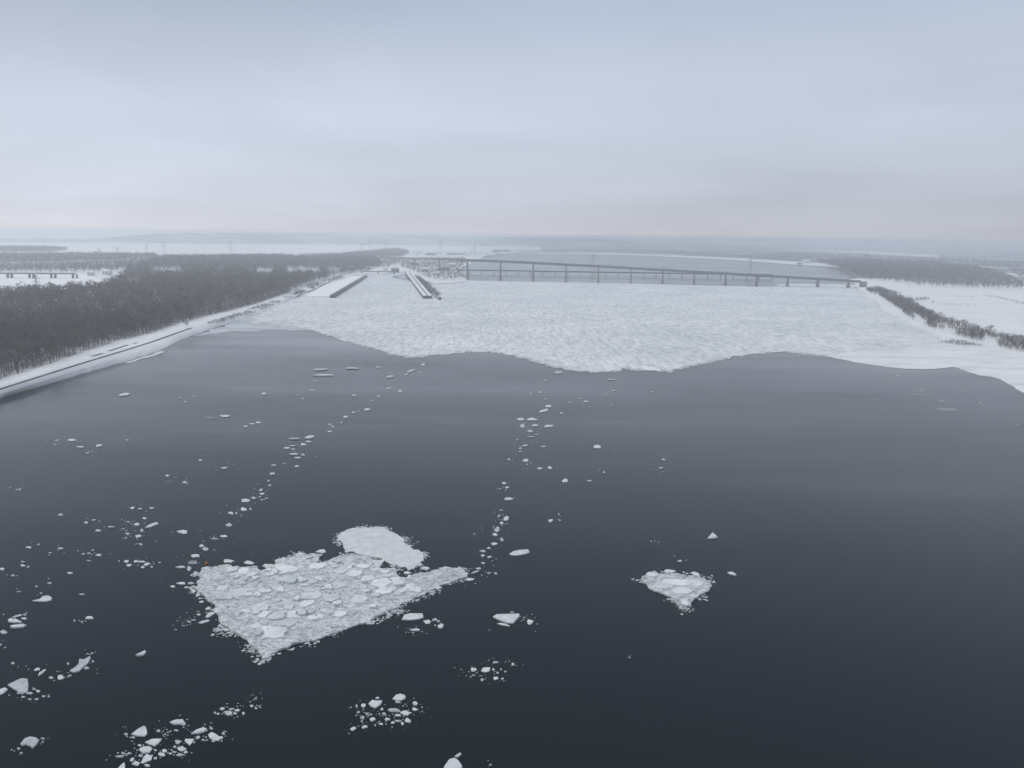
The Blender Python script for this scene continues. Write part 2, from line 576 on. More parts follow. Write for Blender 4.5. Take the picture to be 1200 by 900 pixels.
dyke = loft('snowy_dyke', [row0, row1, row2, row3], M['snow'])
for q_ in dyke.data.polygons:
    q_.use_smooth = True
tag(dyke, kind='structure')
tr = MB()
pr = [at(u, v, 3.36) for u, v in track_mid]
for a, b in zip(pr, pr[1:]):
    d = (b - a).normalized()
    s = Vector((-d.y, d.x, 0)) * 1.5
    n0 = len(tr.v)
    tr.add([a - s, b - s, b + s, a + s], [(0, 1, 2, 3)])
o = tr.build('road', M['asphalt'])
o['kind'] = 'structure'
# wheel-worn patches of the track beside the wood
tr2 = MB()
for (u0, v0), (u1, v1) in (((108, 417.5), (120, 414)), ((127, 411.5), (150, 404)), ((156, 402.5), (161, 401.5))):
    a, b = at(u0, v0, 3.38), at(u1, v1, 3.38)
    d = (b - a).normalized()
    s = Vector((-d.y, d.x, 0)) * 1.3
    tr2.add([a - s, b - s, b + s, a + s], [(0, 1, 2, 3)])
tr2.build('track', M['asphalt'])['kind'] = 'structure'
sheet('ice_shelf', [(146, 425), (160, 420), (176, 416), (190, 411), (192, 413), (182, 416.5), (165, 420.5), (150, 425.5)], 0.3, M['floe_snow'], 0.4, seg=3, amp=0.08, seed=21)

# wooded hills on the horizon
def ridge(name, prof, dist, depth, mat, seed):
    """prof: list of (u, v_top); hills at a distance whose crest reaches v_top"""
    rng = random.Random(seed)
    pts = resample(prof, 160)
    rows = [[], [], []]
    for k, (u, v) in enumerate(pts):
        d = CR @ Vector(((u - 600) / F, -(v - 450) / F, -1.0))
        hd = math.hypot(d.x, d.y)
        t = dist / hd
        top = Vector((d.x * t, d.y * t, H + d.z * t))
        top.z = max(top.z + rng.uniform(-4, 4), 3)
        out = Vector((d.x, d.y, 0)) / hd
        g = Vector((top.x, top.y, 0))
        rows[0].append(g - out * depth + Vector((0, 0, -1)))
        rows[1].append(Vector((top.x, top.y, top.z)))
        rows[2].append(g + out * depth * 2 + Vector((0, 0, -1)))
    o = loft(name, rows, mat)
    o['kind'] = 'structure'
    return o


ridge('wooded_hills', [(-500, 274), (-100, 279.2), (0, 279.9), (60, 279.6), (110, 280), (140, 277), (190, 273.8), (230, 273.4), (300, 272.9), (330, 273.3), (400, 273.4), (450, 274.7), (520, 275.9), (600, 277.6), (700, 280.6), (800, 284.5), (960, 293.5)], 7800, 400, M['hill'], 2)

# ------------------------------------------------------------------ trees
def tree_parts(rng, h, twigs, tw=0.16, limbs=9):
    """bare deciduous tree: tapered trunk with limbs; crown of fine upswept twigs"""
    t, c = MB(), MB()
    lean = Vector((rng.uniform(-.05, .05), rng.uniform(-.05, .05), 1)).normalized()
    fork = h * rng.uniform(.38, .5)
    t.bar((0, 0, -0.4), lean * fork, 0.22, 0.15, 5)
    t.bar(lean * fork, lean * (h * .8), 0.15, 0.06, 4)
    ends = [(lean * (h * .8), lean)]
    for k in range(limbs):
        a = k * 2.4 + rng.uniform(-.5, .5)
        z0 = h * rng.uniform(.28, .68)
        L = h * rng.uniform(.2, .36)
        d = Vector((math.cos(a), math.sin(a), rng.uniform(.7, 1.5))).normalized()
        p0 = lean * z0
        t.bar(p0, p0 + d * L, 0.10, 0.04, 3)
        ends.append((p0 + d * L, d))
        ends.append((p0 + d * (L * .6), d))
    for k in range(twigs):
        e, d = ends[rng.randrange(len(ends))]
        q = Vector((rng.gauss(0, 1), rng.gauss(0, 1), rng.gauss(0, 1)))
        p = e + q * (h * .045)
        dd = (d * .7 + Vector((rng.uniform(-1, 1), rng.uniform(-1, 1), rng.uniform(0, 1.1)))).normalized()
        L = h * rng.uniform(.07, .17)
        s = dd.cross(Vector((rng.uniform(-1, 1), rng.uniform(-1, 1), rng.uniform(-1, 1)))).normalized() * (tw * rng.uniform(.5, 1))
        c.add([p - s, p + s, p + dd * L], [(0, 1, 2)])
    return t, c


rt = random.Random(77)
PROTO = []
for k in range(7):
    t, c = tree_parts(rt, 1.0 * rt.uniform(13, 16), 210)
    PROTO.append((t.mesh('trunk'), c.mesh('crown')))
    PROTO[-1][0].materials.append(M['bark'])
    PROTO[-1][1].materials.append(M['twig'])


def mass_tree_soup(rng, h, n, w):
    """triangles (n,3,3) of one simplified bare tree: trunk, limbs and upswept twig fans"""
    T = []
    a = rng.uniform(0, 6.28)
    for da in (0, 1.57):
        s = np.array((math.cos(a + da), math.sin(a + da), 0)) * .014
        T.append((-s, s, np.array((0, 0, h * .9))))
    for k in range(n):
        a = rng.uniform(0, 6.28)
        z = h * rng.uniform(.28, .92)
        rr = h * .30 * math.sqrt(max(0.05, 1 - ((z / h - .6) / .42) ** 2))
        r = rr * math.sqrt(rng.random())
        p = np.array((math.cos(a) * r, math.sin(a) * r, z))
        d = np.array((math.cos(a) * .5 + rng.uniform(-.5, .5), math.sin(a) * .5 + rng.uniform(-.5, .5), rng.uniform(.4, 1.3)))
        d /= np.linalg.norm(d)
        L = h * rng.uniform(.12, .24)
        b = rng.uniform(0, 6.28)
        s = np.array((math.cos(b), math.sin(b), rng.uniform(-.4, .4))) * w * rng.uniform(.5, 1)
        T.append((p - s, p + s, p + d * L))
    return np.array(T)


def soup_mesh(name, tris, mat):
    tris = np.asarray(tris, np.float32).reshape(-1, 3, 3)
    n = len(tris)
    me = bpy.data.meshes.new(name)
    me.vertices.add(n * 3)
    me.vertices.foreach_set('co', tris.ravel())
    me.loops.add(n * 3)
    me.loops.foreach_set('vertex_index', np.arange(n * 3, dtype=np.int32))
    me.polygons.add(n)
    me.polygons.foreach_set('loop_start', np.arange(0, n * 3, 3, dtype=np.int32))
    me.update(calc_edges=True)
    return link(name, me, mat)


rs = random.Random(5)
LOD = {lvl: [mass_tree_soup(rs, 1.0, n, w) for _ in range(10)] for lvl, n, w in ((0, 60, .030), (1, 30, .045), (2, 14, .08))}


def scatter(px_poly, z, spacing, seed, keep=1.0, clump=0.0):
    """jittered grid of points inside a photo outline laid on the ground"""
    poly = [at(u, v, z) for u, v in px_poly]
    xs = [p.x for p in poly]
    ys = [p.y for p in poly]
    rg = np.random.default_rng(seed)
    X, Y = np.meshgrid(np.arange(min(xs), max(xs), spacing), np.arange(min(ys), max(ys), spacing))
    X = X + rg.uniform(-.45, .45, X.shape) * spacing
    Y = Y + rg.uniform(-.45, .45, Y.shape) * spacing
    m = inside_np([(p.x, p.y) for p in poly], X, Y)
    # in front of the camera, a little beyond the frame
    m &= np.abs(X) < Y * .74 + 90
    X, Y = X[m], Y[m]
    if keep < 1:
        k = rg.random(X.shape) < keep
        X, Y = X[k], Y[k]
    if clump:
        k = np.array([mnoise.noise((x * .012, y * .012, seed)) + .55 * mnoise.noise((x * .05, y * .03, seed + 5)) > -clump for x, y in zip(X, Y)], bool)
        X, Y = X[k], Y[k]
    return X, Y


def forest_mass(name, X, Y, z, h, lvl, seed, mat, hv=.36):
    rg = np.random.default_rng(seed)
    out = []
    n = len(X)
    if n == 0:
        return None
    which = rg.integers(0, 10, n)
    hh = h * rg.uniform(1 - hv, 1 + hv, n)
    rot = rg.uniform(0, 2 * math.pi, n)
    for k in range(10):
        i = np.where(which == k)[0]
        if not len(i):
            continue
        T = LOD[lvl][k]
        ca, sa = np.cos(rot[i])[:, None, None], np.sin(rot[i])[:, None, None]
        x = T[None, :, :, 0] * ca - T[None, :, :, 1] * sa
        y = T[None, :, :, 0] * sa + T[None, :, :, 1] * ca
        zz = np.broadcast_to(T[None, :, :, 2], x.shape)
        P = np.stack((x, y, zz), -1) * hh[i][:, None, None, None]
        P[..., 0] += X[i][:, None, None]
        P[..., 1] += Y[i][:, None, None]
        P[..., 2] += z
        out.append(P.reshape(-1, 3, 3))
    o = soup_mesh(name, np.concatenate(out), mat)
    return o


# main forest: the nearest 300 in view are trees of their own, the rest one mass
X, Y = scatter(FOREST, 1.75, 6.6, 1, clump=.62)
CLEAR = [[(336, 315.8), (374, 316.2), (374, 322.5), (336, 323.5)], [(300, 317.5), (320, 317), (320, 325), (300, 326)], [(178, 316.5), (214, 315.8), (212, 322), (180, 323)],
         [(384, 316.4), (402, 316.6), (402, 321.5), (384, 322.5)], [(150, 331), (166, 330.5), (166, 337.5), (150, 338)], [(95, 300), (95, 300), (96, 300)], [(128, 404), (140, 396), (142, 400), (131, 406)],
         [(176, 393), (196, 384), (199, 386), (178, 394)]]
gone = np.zeros(X.shape, bool)
for q in CLEAR:
    w = [at(u, v, 1.75) for u, v in q]
    gone |= inside_np([(p.x, p.y) for p in w], X, Y)
X, Y = X[~gone], Y[~gone]
D = np.hypot(X, Y)
def in_frame(x, y, z=8, pad=6):
    v = CR.transposed() @ (Vector((x, y, z)) - Vector((0, 0, H)))
    u = 600 - F * v.x / v.z
    return -pad < u < 1200 + pad
order = np.argsort(D)
near = [i for i in order if in_frame(X[i], Y[i])][:290]
near_set = set(near)
rest = np.array([i for i in range(len(X)) if i not in near_set])
FR = {}
for q, i in enumerate(near):
    h = rt.uniform(.68, 1.18)
    root = empty('bare_tree', (X[i], Y[i], 1.7), rt.uniform(0, 6.28))
    root.scale = (h * rt.uniform(.9, 1.15),) * 2 + (h,)
    tm, cm = PROTO[q % len(PROTO)]
    link('trunk', tm, None, root)
    link('crown', cm, None, root)
    tag(root, 'tall bare grey-brown tree among the near ranks of the wood behind the snowy dyke', 'tree', 'near trees of the wood behind the dyke')
Xr, Yr = X[rest], Y[rest]
Dr = np.hypot(Xr, Yr)
tri = []
for lo, hi, lvl, keep in ((0, 900, 0, 1.0), (900, 1700, 1, .62), (1700, 9000, 2, .36)):
    k = (Dr >= lo) & (Dr < hi) & (np.random.default_rng(9).random(len(Dr)) < keep)
    FR[lvl] = (Xr[k], Yr[k])
objs = [forest_mass('forest', *FR[l], 1.7, h, l, 20 + l, M['twig']) for l, h in ((0, 13.5), (1, 13.5), (2, 13.5))]
# one object
verts = []
for o in objs:
    if o:
        a = np.empty(len(o.data.vertices) * 3, np.float32)
        o.data.vertices.foreach_get('co', a)
        verts.append(a.reshape(-1, 3, 3))
        me_ = o.data
        bpy.data.objects.remove(o)
        bpy.data.meshes.remove(me_)
o = soup_mesh('forest', np.concatenate(verts), M['twig'])
tag(o, 'dense bare grey-brown winter wood filling the left bank behind the near trees', 'forest', kind='stuff')


def wood(name, px, spacing, lvl, h, label, seed, mat='twig', keep=1.0, z=1.2, clump=0.0, cat='woodland', hv=.25, holes=()):
    X, Y = scatter(px, z, spacing, seed, keep, clump)
    for q in holes:
        m = ~inside_np([tuple(at(u, v, z)[:2]) for u, v in q], X, Y)
        X, Y = X[m], Y[m]
    o = forest_mass(name, X, Y, z, h, lvl, seed, M[mat], hv)
    if o:
        tag(o, label, cat, kind='stuff')
    return o


wood('woods', [(-150, 300.5), (0, 300), (60, 299.5), (180, 300), (188, 303.5), (130, 308), (40, 310.5), (-150, 315)], 14, 2, 15, 'far dark wood between the frozen lake and the left snow strip', 31)
wood('woods', [(-150, 317), (20, 313), (120, 310), (170, 306.5), (188, 306.5), (148, 317), (135, 320), (95, 320.5), (-150, 321)], 13, 2, 13, 'dark wood strip between the left snow strip and the low viaduct', 32)
wood('woods', [(-150, 292.0), (55, 292.6), (80, 294), (60, 295.4), (-150, 296.5)], 9, 2, 18, 'long dark wooded island out on the frozen lake at far left', 33)
wood('woods', [(345, 303), (400, 300), (440, 296), (452, 294), (468, 293.5), (480, 297), (470, 302.5), (440, 304)], 14, 2, 16, 'wooded rise beyond the lock below the distant pylons', 34)
wood('woods', [(330, 301), (345, 299.5), (400, 298.5), (430, 297.5), (440, 299), (400, 302), (345, 303)], 20, 2, 12, 'thin tree line at the lake shore above the left wood', 35, keep=.4)
wood('woods', [(956, 307.5), (1000, 305.5), (1040, 307), (1100, 309), (1150, 317), (1178, 325), (1200, 335), (1330, 352), (1330, 356), (1205, 340), (1150, 339.5), (1080, 336.5), (1045, 331), (1015, 329), (1003, 324), (985, 316)], 12, 2, 14, 'large blue-grey wood behind the snow field on the right bank', 36)
wood('woods', [(880, 300), (940, 297.5), (1000, 301), (1100, 304), (1250, 312), (1500, 322), (1500, 328), (1250, 325), (1150, 314), (1090, 307), (1000, 304), (940, 305.5), (880, 301.5)], 24, 2, 14, 'hazy wooded town belt beyond the right bank wood', 37, keep=.7)
wood('woods', [(596, 296), (660, 294.7), (740, 295.6), (800, 297.4), (880, 302.6), (880, 301), (800, 296), (740, 294.5), (660, 293.8), (596, 295)], 20, 2, 10, 'thin tree line along the far shore beyond the bridges', 38)
wood('woods', [(576, 295.5), (594, 294.8), (598, 296), (578, 297)], 16, 2, 14, 'dark clump of trees at the head of the far shore', 39)
wood('woods', [(640, 288), (760, 290), (900, 293), (1000, 296), (1000, 293), (900, 290), (760, 287), (640, 285)], 45, 2, 14, 'faint wooded land fading into the haze beyond the far shore', 40, keep=.6)
wood('woods', [(1180, 318), (1400, 330), (1400, 340), (1200, 334)], 20, 2, 13, 'wood at the far right edge beyond the snow road', 41, keep=.8)
# scrub on the two banks
wood('scrub', [(1014, 340.5), (1026, 338), (1048, 344), (1066, 351), (1075, 359), (1100, 373), (1140, 385), (1175, 396), (1230, 408), (1230, 420), (1198, 413), (1170, 408), (1158, 400), (1140, 399.5), (1118, 393),
               (1098, 388), (1086, 383), (1068, 374), (1054, 365), (1038, 353)], 3.2, 1, 4.6, 'brown leafless scrub crowding the right bank road', 42, 'scrub', z=1.9, clump=.34, cat='scrub', hv=.6, holes=[[(1021, 343), (1024, 343), (1060, 367), (1055, 367.5)], [(1066, 371), (1072, 369), (1090, 380), (1080, 382)], [(1104, 389), (1112, 386), (1122, 391), (1112, 393)], [(1150, 398), (1158, 395.5), (1176, 402), (1166, 405)]])
wood('scrub', [(1070, 351), (1085, 350), (1091, 351.5), (1075, 353.5)], 4, 1, 3.5, 'short brown scrub spur jutting into the right snow field', 43, 'scrub', z=1.9, cat='scrub')
wood('scrub', [(1100, 357.2), (1130, 357.5), (1155, 359), (1130, 358.8), (1100, 358.4)], 4.5, 2, 2.0, 'low weedy line across the middle of the right snow field', 44, 'scrub', z=1.9, cat='scrub', keep=.7)
wood('scrub', [(1118, 347), (1140, 348.4), (1142, 349.6), (1118, 348.2)], 4.5, 2, 2.2, 'short weedy line near the back of the right snow field', 45, 'scrub', z=1.9, cat='scrub', keep=.7)
wood('scrub', [(1150, 346.5), (1170, 348.5), (1200, 355.5), (1230, 362), (1230, 363.5), (1200, 357.5), (1168, 350)], 4, 2, 2.2, 'weedy field edge at the right side of the snow field', 46, 'scrub', z=1.9, cat='scrub')
wood('undergrowth', [(-40, 460), (0, 445.5), (60, 426.5), (105, 410), (124, 405.5), (142, 399.5), (172, 392), (196, 384.5), (218, 377), (270, 365), (300, 356.5), (340, 343), (340, 340), (300, 352), (268, 359), (216, 369), (170, 383), (124, 393), (60, 413), (0, 430), (-40, 442)], 3.0, 1, 3.4, 'purple-brown undergrowth at the foot of the trees behind the dyke', 54, 'scrub', z=1.75, cat='undergrowth', clump=.42, hv=.4)
wood('scrub', [(1098, 402.5), (1112, 401), (1124, 400.8), (1140, 403.5), (1156, 407), (1130, 406.2), (1112, 403.8)], 2.6, 1, 2.6, 'dark scrub bar below the right bank beside the snow spit', 47, 'scrub', z=0.95, cat='scrub')
wood('scrub', [(486, 325), (492, 325), (500, 333), (509, 340), (517, 348), (512, 349), (502, 343), (494, 334)], 4, 2, 5, 'dark scrub along the breakwater right of the lock wall', 48, 'scrub', z=1.9, cat='scrub', keep=.8)
wood('scrub', [(212, 392), (225, 386.5), (262, 374.5), (300, 361.5), (340, 346.5), (372, 334), (376, 335.5), (345, 348), (305, 365), (270, 376), (235, 388)], 2.7, 1, 3.2, 'dark scrub and stones lining the left dyke below the wood', 49, 'scrub', z=1.6, clump=.05, cat='scrub')
wood('scrub', [(344, 344), (366, 334), (396, 325.5), (408, 325), (380, 334), (352, 345)], 5, 2, 5, 'scrub fringe beside the frozen basin left of the lock wall', 50, 'scrub', z=1.7, clump=.1, cat='scrub')
wood('woods', [(480, 317), (500, 327), (520, 330.5), (545, 327), (536, 318), (546, 309), (545, 303), (500, 303), (470, 305), (470, 314)], 11, 2, 8, 'scattered leafless trees in the village beside the lock', 51, keep=.95, z=1.6, clump=.35)
wood('woods', [(395, 319), (420, 316), (455, 314), (470, 308), (470, 303.5), (430, 306)], 11, 2, 9, 'leafless trees left of the lock gates', 52, keep=.85, z=1.6)
wood('woods', [(470, 300.5), (545, 301.5), (600, 299), (560, 296), (480, 296)], 26, 2, 11, 'thin trees scattered beyond the village by the bridge head', 53, keep=.45, z=1.6)

# single trees standing above the right bank scrub and a pale one at the dyke
def solo_tree(u, v, h, label, z=1.9, group=None, k=0):
    p = at(u, v, z)
    root = empty('bare_tree', p, rt.uniform(0, 6))
    s = h / 14.5
    root.scale = (s, s, s)
    link('trunk', PROTO[k % 7][0], None, root)
    link('crown', PROTO[k % 7][1], None, root)
    tag(root, label, 'tree', group)


for k, (u, v, h, lab) in enumerate([
        (1080, 366, 8, 'first small bare tree above the scrub coming from the bridge end'), (1093, 371.5, 9, 'bare tree poking above the scrub, second from the bridge end'),
        (1101, 373.5, 9, 'bare tree poking above the scrub, third from the bridge end'), (1128, 382.5, 8, 'rounded bare tree midway along the right bank scrub'),
        (1160, 392, 10, 'spreading bare tree standing alone behind the right bank scrub'), (1181, 400, 8, 'small bare tree just before the right end of the scrub'),
        (1196, 405, 11, 'tallest bare tree at the right end of the scrub'), (1093, 357, 6, 'lone bush-sized tree out on the right snow field')]):
    solo_tree(u, v, h, lab, k=k)
solo_tree(219, 386, 9, 'pale bare tree on the dyke slope where the track ends', z=2.5, k=2)

# ------------------------------------------------------------------ bridges
def highway_bridge():
    root = empty('highway_bridge', at(547.7, 328, 0))
    o0 = root.location.copy()
    bases = [(547.7, 328.2, 304.2), (586.4, 328.8, 305.6), (624.7, 329.4, 307.4), (663, 330.0, 309.4), (701, 330.7, 311.4), (739, 331.5, 313.5), (776.4, 332.3, 315.7), (813.3, 333.2, 317.8),
             (850, 334.1, 319.8), (886.4, 335.0, 322.0), (922.7, 334.4, 324.0), (958, 335.2, 326.0), (994, 335.8, 328.4)]
    tops, feet = [], []
    # straight line through the first and last usable base
    a, b = at(547.7, 328.2), at(886.4, 335.0)
    for (u, vb, vd) in bases:
        d = CR @ Vector(((u - 600) / F, -(vb - 450) / F, -1.0))
        # intersection of the column's plane of sight with the bridge line
        n = Vector((d.y, -d.x, 0))
        t = n.dot(-a) / n.dot(b - a)
        p = a + (b - a) * t
        d2 = CR @ Vector(((u - 600) / F, -(vd - 450) / F, -1.0))
        z = H + d2.z * math.hypot(p.x, p.y) / math.hypot(d2.x, d2.y)
        feet.append(p)
        tops.append(Vector((p.x, p.y, z)))
    ax = (b - a).normalized()
    rz = math.atan2(ax.y, ax.x)
    left = []
    for u, vb, vd in ((439, 306.0, 301.3), (462, 307.5, 301.7), (486, 311.0, 302.2), (515, 317.5, 303.0)):
        p = at(u, vb, 1.6)
        d2 = CR @ Vector(((u - 600) / F, -(vd - 450) / F, -1.0))
        left.append(Vector((p.x, p.y, H + d2.z * math.hypot(p.x, p.y) / math.hypot(d2.x, d2.y))))
    right = [tops[-1] + ax * 22 + Vector((0, 0, -1.0))]
    line = [p - o0 for p in left + tops + right]
    g = MB()
    dk = MB()
    rl = MB()
    for p, q in zip(line, line[1:]):
        dk.beam(p, q, 13.0, 0.9)
        for s in (-4.2, 4.2):
            off = Vector((-ax.y, ax.x, 0)) * s
            g.beam(p + off - Vector((0, 0, .91)), q + off - Vector((0, 0, .91)), 1.0, 2.7)
        for s in (-6.3, 6.3):
            off = Vector((-ax.y, ax.x, 0)) * s
            rl.beam(p + off + Vector((0, 0, 1.0)), q + off + Vector((0, 0, 1.0)), 0.25, 0.98)
    dk.build('deck', M['concrete'], root)
    g.build('girder', M['girder'], root)
    rl.build('railing', M['steel'], root)
    ab = MB()
    e_ = line[-1]
    ab.box((e_.x + ax.x * 5, e_.y + ax.y * 5, e_.z / 2 - 1.9), (10, 14, e_.z + 1.8), rz)
    ab.build('abutment', M['concrete'], root)
    for k, (p, top) in enumerate([(Vector((q.x, q.y, 1.6)), q) for q in left] + list(zip(feet, tops))):
        p = p - o0
        zt = top.z - 3.7
        pier = MB()
        sx = Vector((-ax.y, ax.x, 0))
        for s in (-4.0, 4.0):
            c0 = p + sx * s
            pier.add(*column(c0, zt, 1.7, 1.25, rz))
        po = pier.build('pier', M['concrete'], root)
        cap = MB()
        cap.box((p.x, p.y, zt - .9), (2.6, 11.5, 1.75), rz)
        cap.build('cap_beam', M['concrete'], po)
        ft = MB()
        fh = min(6.5, zt * .42)
        hexagon = [(-2.2, -6), (0, -8.4), (2.2, -6), (2.2, 6), (0, 8.4), (-2.2, 6)]
        ca, sa = math.cos(rz), math.sin(rz)
        vs = [(p.x + (x * ca - y * sa) * e, p.y + (x * sa + y * ca) * e, zz) for zz, e in ((-2, 1.12), (fh, 1.0)) for x, y in hexagon]
        ft.add(vs, [(k2, (k2 + 1) % 6, 6 + (k2 + 1) % 6, 6 + k2) for k2 in range(6)] + [(6, 7, 8, 9, 10, 11)])
        ft.build('footing', M['concrete'], po)
    tag(root, 'long high road bridge on tall twin-column piers, ramping down to the right bank', 'bridge')


def column(p, ztop, r0, r1, rz):
    n = 8
    vs, fs = [], []
    for z, r in ((-1, r0), (ztop, r1)):
        for k in range(n):
            g = 2 * math.pi * (k + .5) / n
            vs.append((p.x + math.cos(g + rz) * r, p.y + math.sin(g + rz) * r, z))
    fs = [(k, (k + 1) % n, n + (k + 1) % n, n + k) for k in range(n)]
    return vs, fs


highway_bridge()


def low_bridge(name, ua, va, ub, vb, hgt, span, label, deck_w=6.0, twin=False, zb=0.0, thick=1.6, pw=1.6, mats=('girder', 'dark_concrete')):
    a, b = at(ua, va, zb), at(ub, vb, zb)
    root = empty(name, a)
    d = b - a
    ax = d.normalized()
    rz = math.atan2(ax.y, ax.x)
    n = max(2, int(d.length / span))
    dk = MB()
    dk.beam(Vector((0, 0, hgt - zb)), Vector((d.x, d.y, hgt - zb)), deck_w, thick)
    dk.build('deck', M[mats[0]], root)
    rl = MB()
    for s in (-1, 1):
        off = Vector((-ax.y, ax.x, 0)) * (deck_w / 2 - .2) * s
        rl.beam(off + Vector((0, 0, hgt - zb + 1.2)), off + Vector((d.x, d.y, hgt - zb + 1.2)), .2, 1.18)
    rl.build('railing', M['steel'], root)
    for k in range(n + 1):
        p = d * (k / n)
        for s in ((-1, 1) if twin else (0,)):
            m = MB()
            q = p + ax * s * (3.6 if twin else 0)
            m.box((q.x, q.y, (hgt - zb - thick) / 2 - 1), (pw, deck_w * .8, hgt - zb - thick + 2 - .02), rz)
            m.build('pier', M[mats[1]], root)
    tag(root, label, 'bridge')


low_bridge('railway_bridge', 536, 320.0, 905, 326.0, 8.0, 30, 'low dark railway bridge on short piers behind the high bridge', zb=0.0, pw=1.3, thick=1.9)
low_bridge('viaduct', -40, 325.5, 88, 326.2, 10.5, 36, 'low road viaduct on paired piers crossing the snowy inlet at left', deck_w=9, twin=True, zb=1.9, pw=1.7, thick=1.0, mats=('concrete', 'concrete'))
low_bridge('lock_bridge', 424, 319.8, 462, 320.6, 5.5, 30, 'short low bridge across the lock entrance', deck_w=5, zb=1.6, thick=1.2)

# ------------------------------------------------------------------ lock walls
def wall(name, quad, z0, z1, mat, top, label):
    """quad: photo outline of the wall's top"""
    P = [at(u, v, z1) for u, v in quad]
    c = sum(P, Vector()) / len(P)
    root = empty(name, (c.x, c.y, z0))
    n = len(P)
    vs = [(p.x - c.x, p.y - c.y, 0) for p in P] + [(p.x - c.x, p.y - c.y, z1 - z0) for p in P]
    area = sum(P[i].x * P[(i + 1) % n].y - P[(i + 1) % n].x * P[i].y for i in range(n))
    idx = list(range(n)) if area > 0 else list(range(n - 1, -1, -1))
    b = MB()
    b.add(vs, [(idx[k], idx[(k + 1) % n], n + idx[(k + 1) % n], n + idx[k]) for k in range(n)] + [tuple(n + i for i in idx)])
    b.build('wall_body', mat, root)
    if top:
        t = MB()
        sh = [((p.x - c.x) * .985, (p.y - c.y) * .985) for p in P]
        m = [((sh[i][0]), sh[i][1]) for i in range(n)]
        vs = [(x, y, z1 - z0 + .01) for x, y in m] + [(x * .98, y * .98, z1 - z0 + .35) for x, y in m]
        t.add(vs, [(idx[k], idx[(k + 1) % n], n + idx[(k + 1) % n], n + idx[k]) for k in range(n)] + [tuple(n + i for i in idx)])
        t.build('snow_cover', M['snow'], root)
    tag(root, label, 'wall')
    return root


wall('guide_wall', [(386.5, 346.0), (391.5, 346.2), (430.5, 322.6), (427.5, 322.2)], -0.5, 4.0, M['dark_concrete'], False, 'dark bare concrete guide wall left of the lock entrance')
wall('guide_wall', [(496.0, 346.8), (500.6, 346.8), (478.6, 318.5), (474.8, 318.5)], -0.5, 4.2, M['dark_concrete'], True, 'snow-capped concrete guide wall on the left of the paired lock walls')
wall('guide_wall', [(501.8, 346.8), (506.0, 346.8), (482.6, 318.5), (479.6, 318.5)], -0.5, 3.8, M['dark_concrete'], True, 'snow-capped concrete wall on the right of the paired lock walls')
wall('breakwater', [(514.0, 349.0), (517.0, 348.8), (504.0, 337.0), (488.0, 322.0), (486.0, 323.0), (500.0, 338.0)], -0.5, 3.0, M['rock'], False, 'narrow stone breakwater running down from the lock village')
# snow-filled basin left of the guide wall
sheet('basin_snow', [(358, 347), (388, 347.2), (428, 324), (412, 323.5), (396, 327), (376, 336)], 0.7, M['lake'], 0.8, seed=61)

# ------------------------------------------------------------------ buildings
def building(u, v, wpx, hm, dm, rz, wall_m, label, cat='building', name='building', roof='flat', z=1.6, wins=True):
    p = at(u, v, z)
    w = wpx * mpp(p)
    root = empty(name, p, rz)
    b = MB()
    b.box((0, 0, hm / 2 - .3), (w, dm, hm + .6))
    b.build('wall', M[wall_m], root)
    r = MB()
    if roof == 'flat':
        r.box((0, 0, hm + .42), (w + .6, dm + .6, .8))
    else:
        e, q = w / 2 + .4, dm / 2 + .4
        rh = dm * .32
        vs = [(-e, -q, hm + .02), (e, -q, hm + .02), (e, q, hm + .02), (-e, q, hm + .02), (-e, 0, hm + rh), (e, 0, hm + rh)]
        r.add(vs, [(0, 1, 5, 4), (2, 3, 4, 5), (0, 4, 3), (1, 2, 5), (3, 2, 1, 0)])
    r.build('roof', M['snow'], root)
    if wins:
        n = max(1, int(w / 5))
        floors = max(1, int(hm / 3.4))
        for fl in range(floors):
            wm = MB()
            for k in range(n):
                wm.box((-w / 2 + (k + .5) * w / n, -dm / 2 - .03, 1.7 + fl * 3.3), (min(2.2, w / n * .6), .1, 1.5))
            wm.build('window', M['glass'], root)
    tag(root, label, cat)
    return root


building(463, 318.6, 9, 9, 14, .15, 'wall_grey', 'grey lock control house with snowy roof at the lock gates', roof='gable')
building(452, 317.2, 5, 6, 9, -.1, 'wall_white', 'small white lock hut left of the control house', roof='gable')
building(498, 318.5, 8, 7, 12, .3, 'wall_tan', 'tan house with snowy gable roof right of the lock gates', roof='gable')
building(512, 323.0, 7, 6, 10, -.4, 'wall_white', 'white house with snowy roof nearest the breakwater', roof='gable')
building(522, 316.5, 10, 8, 14, .1, 'wall_grey', 'grey flat-roofed building in the middle of the lock village')
building(530, 312.5, 8, 7, 12, -.2, 'wall_white', 'white house behind the grey village building', roof='gable')
building(542, 307.5, 6, 7, 12, .2, 'wall_tan', 'tan house by the bridge head at the water', roof='gable')
building(506, 309.5, 9, 8, 14, 0, 'wall_white', 'white flat shed behind the lock village')
building(486, 310.5, 8, 7, 13, -.2, 'wall_grey', 'grey shed at the left of the lock village', roof='gable')
building(535, 298.8, 22, 12, 40, 0, 'wall_white', 'long white factory hall beyond the bridge head')
building(505, 299.2, 10, 11, 30, 0, 'wall_tan', 'tan hall left of the long white factory')
building(412, 316.5, 8, 7, 12, .2, 'wall_white', 'white house at the edge of the wood left of the lock', roof='gable')
building(432, 316.0, 5, 6, 9, -.2, 'wall_tan', 'little tan house by the low lock bridge', roof='gable')
building(107, 323.0, 6, 7, 12, .2, 'wall_white', 'white house with snowy roof at the right end of the viaduct', roof='gable', z=1.95)
building(126, 321.6, 7, 7, 14, -.2, 'wall_white', 'white house at the wood edge beyond the viaduct', roof='gable', z=1.95)
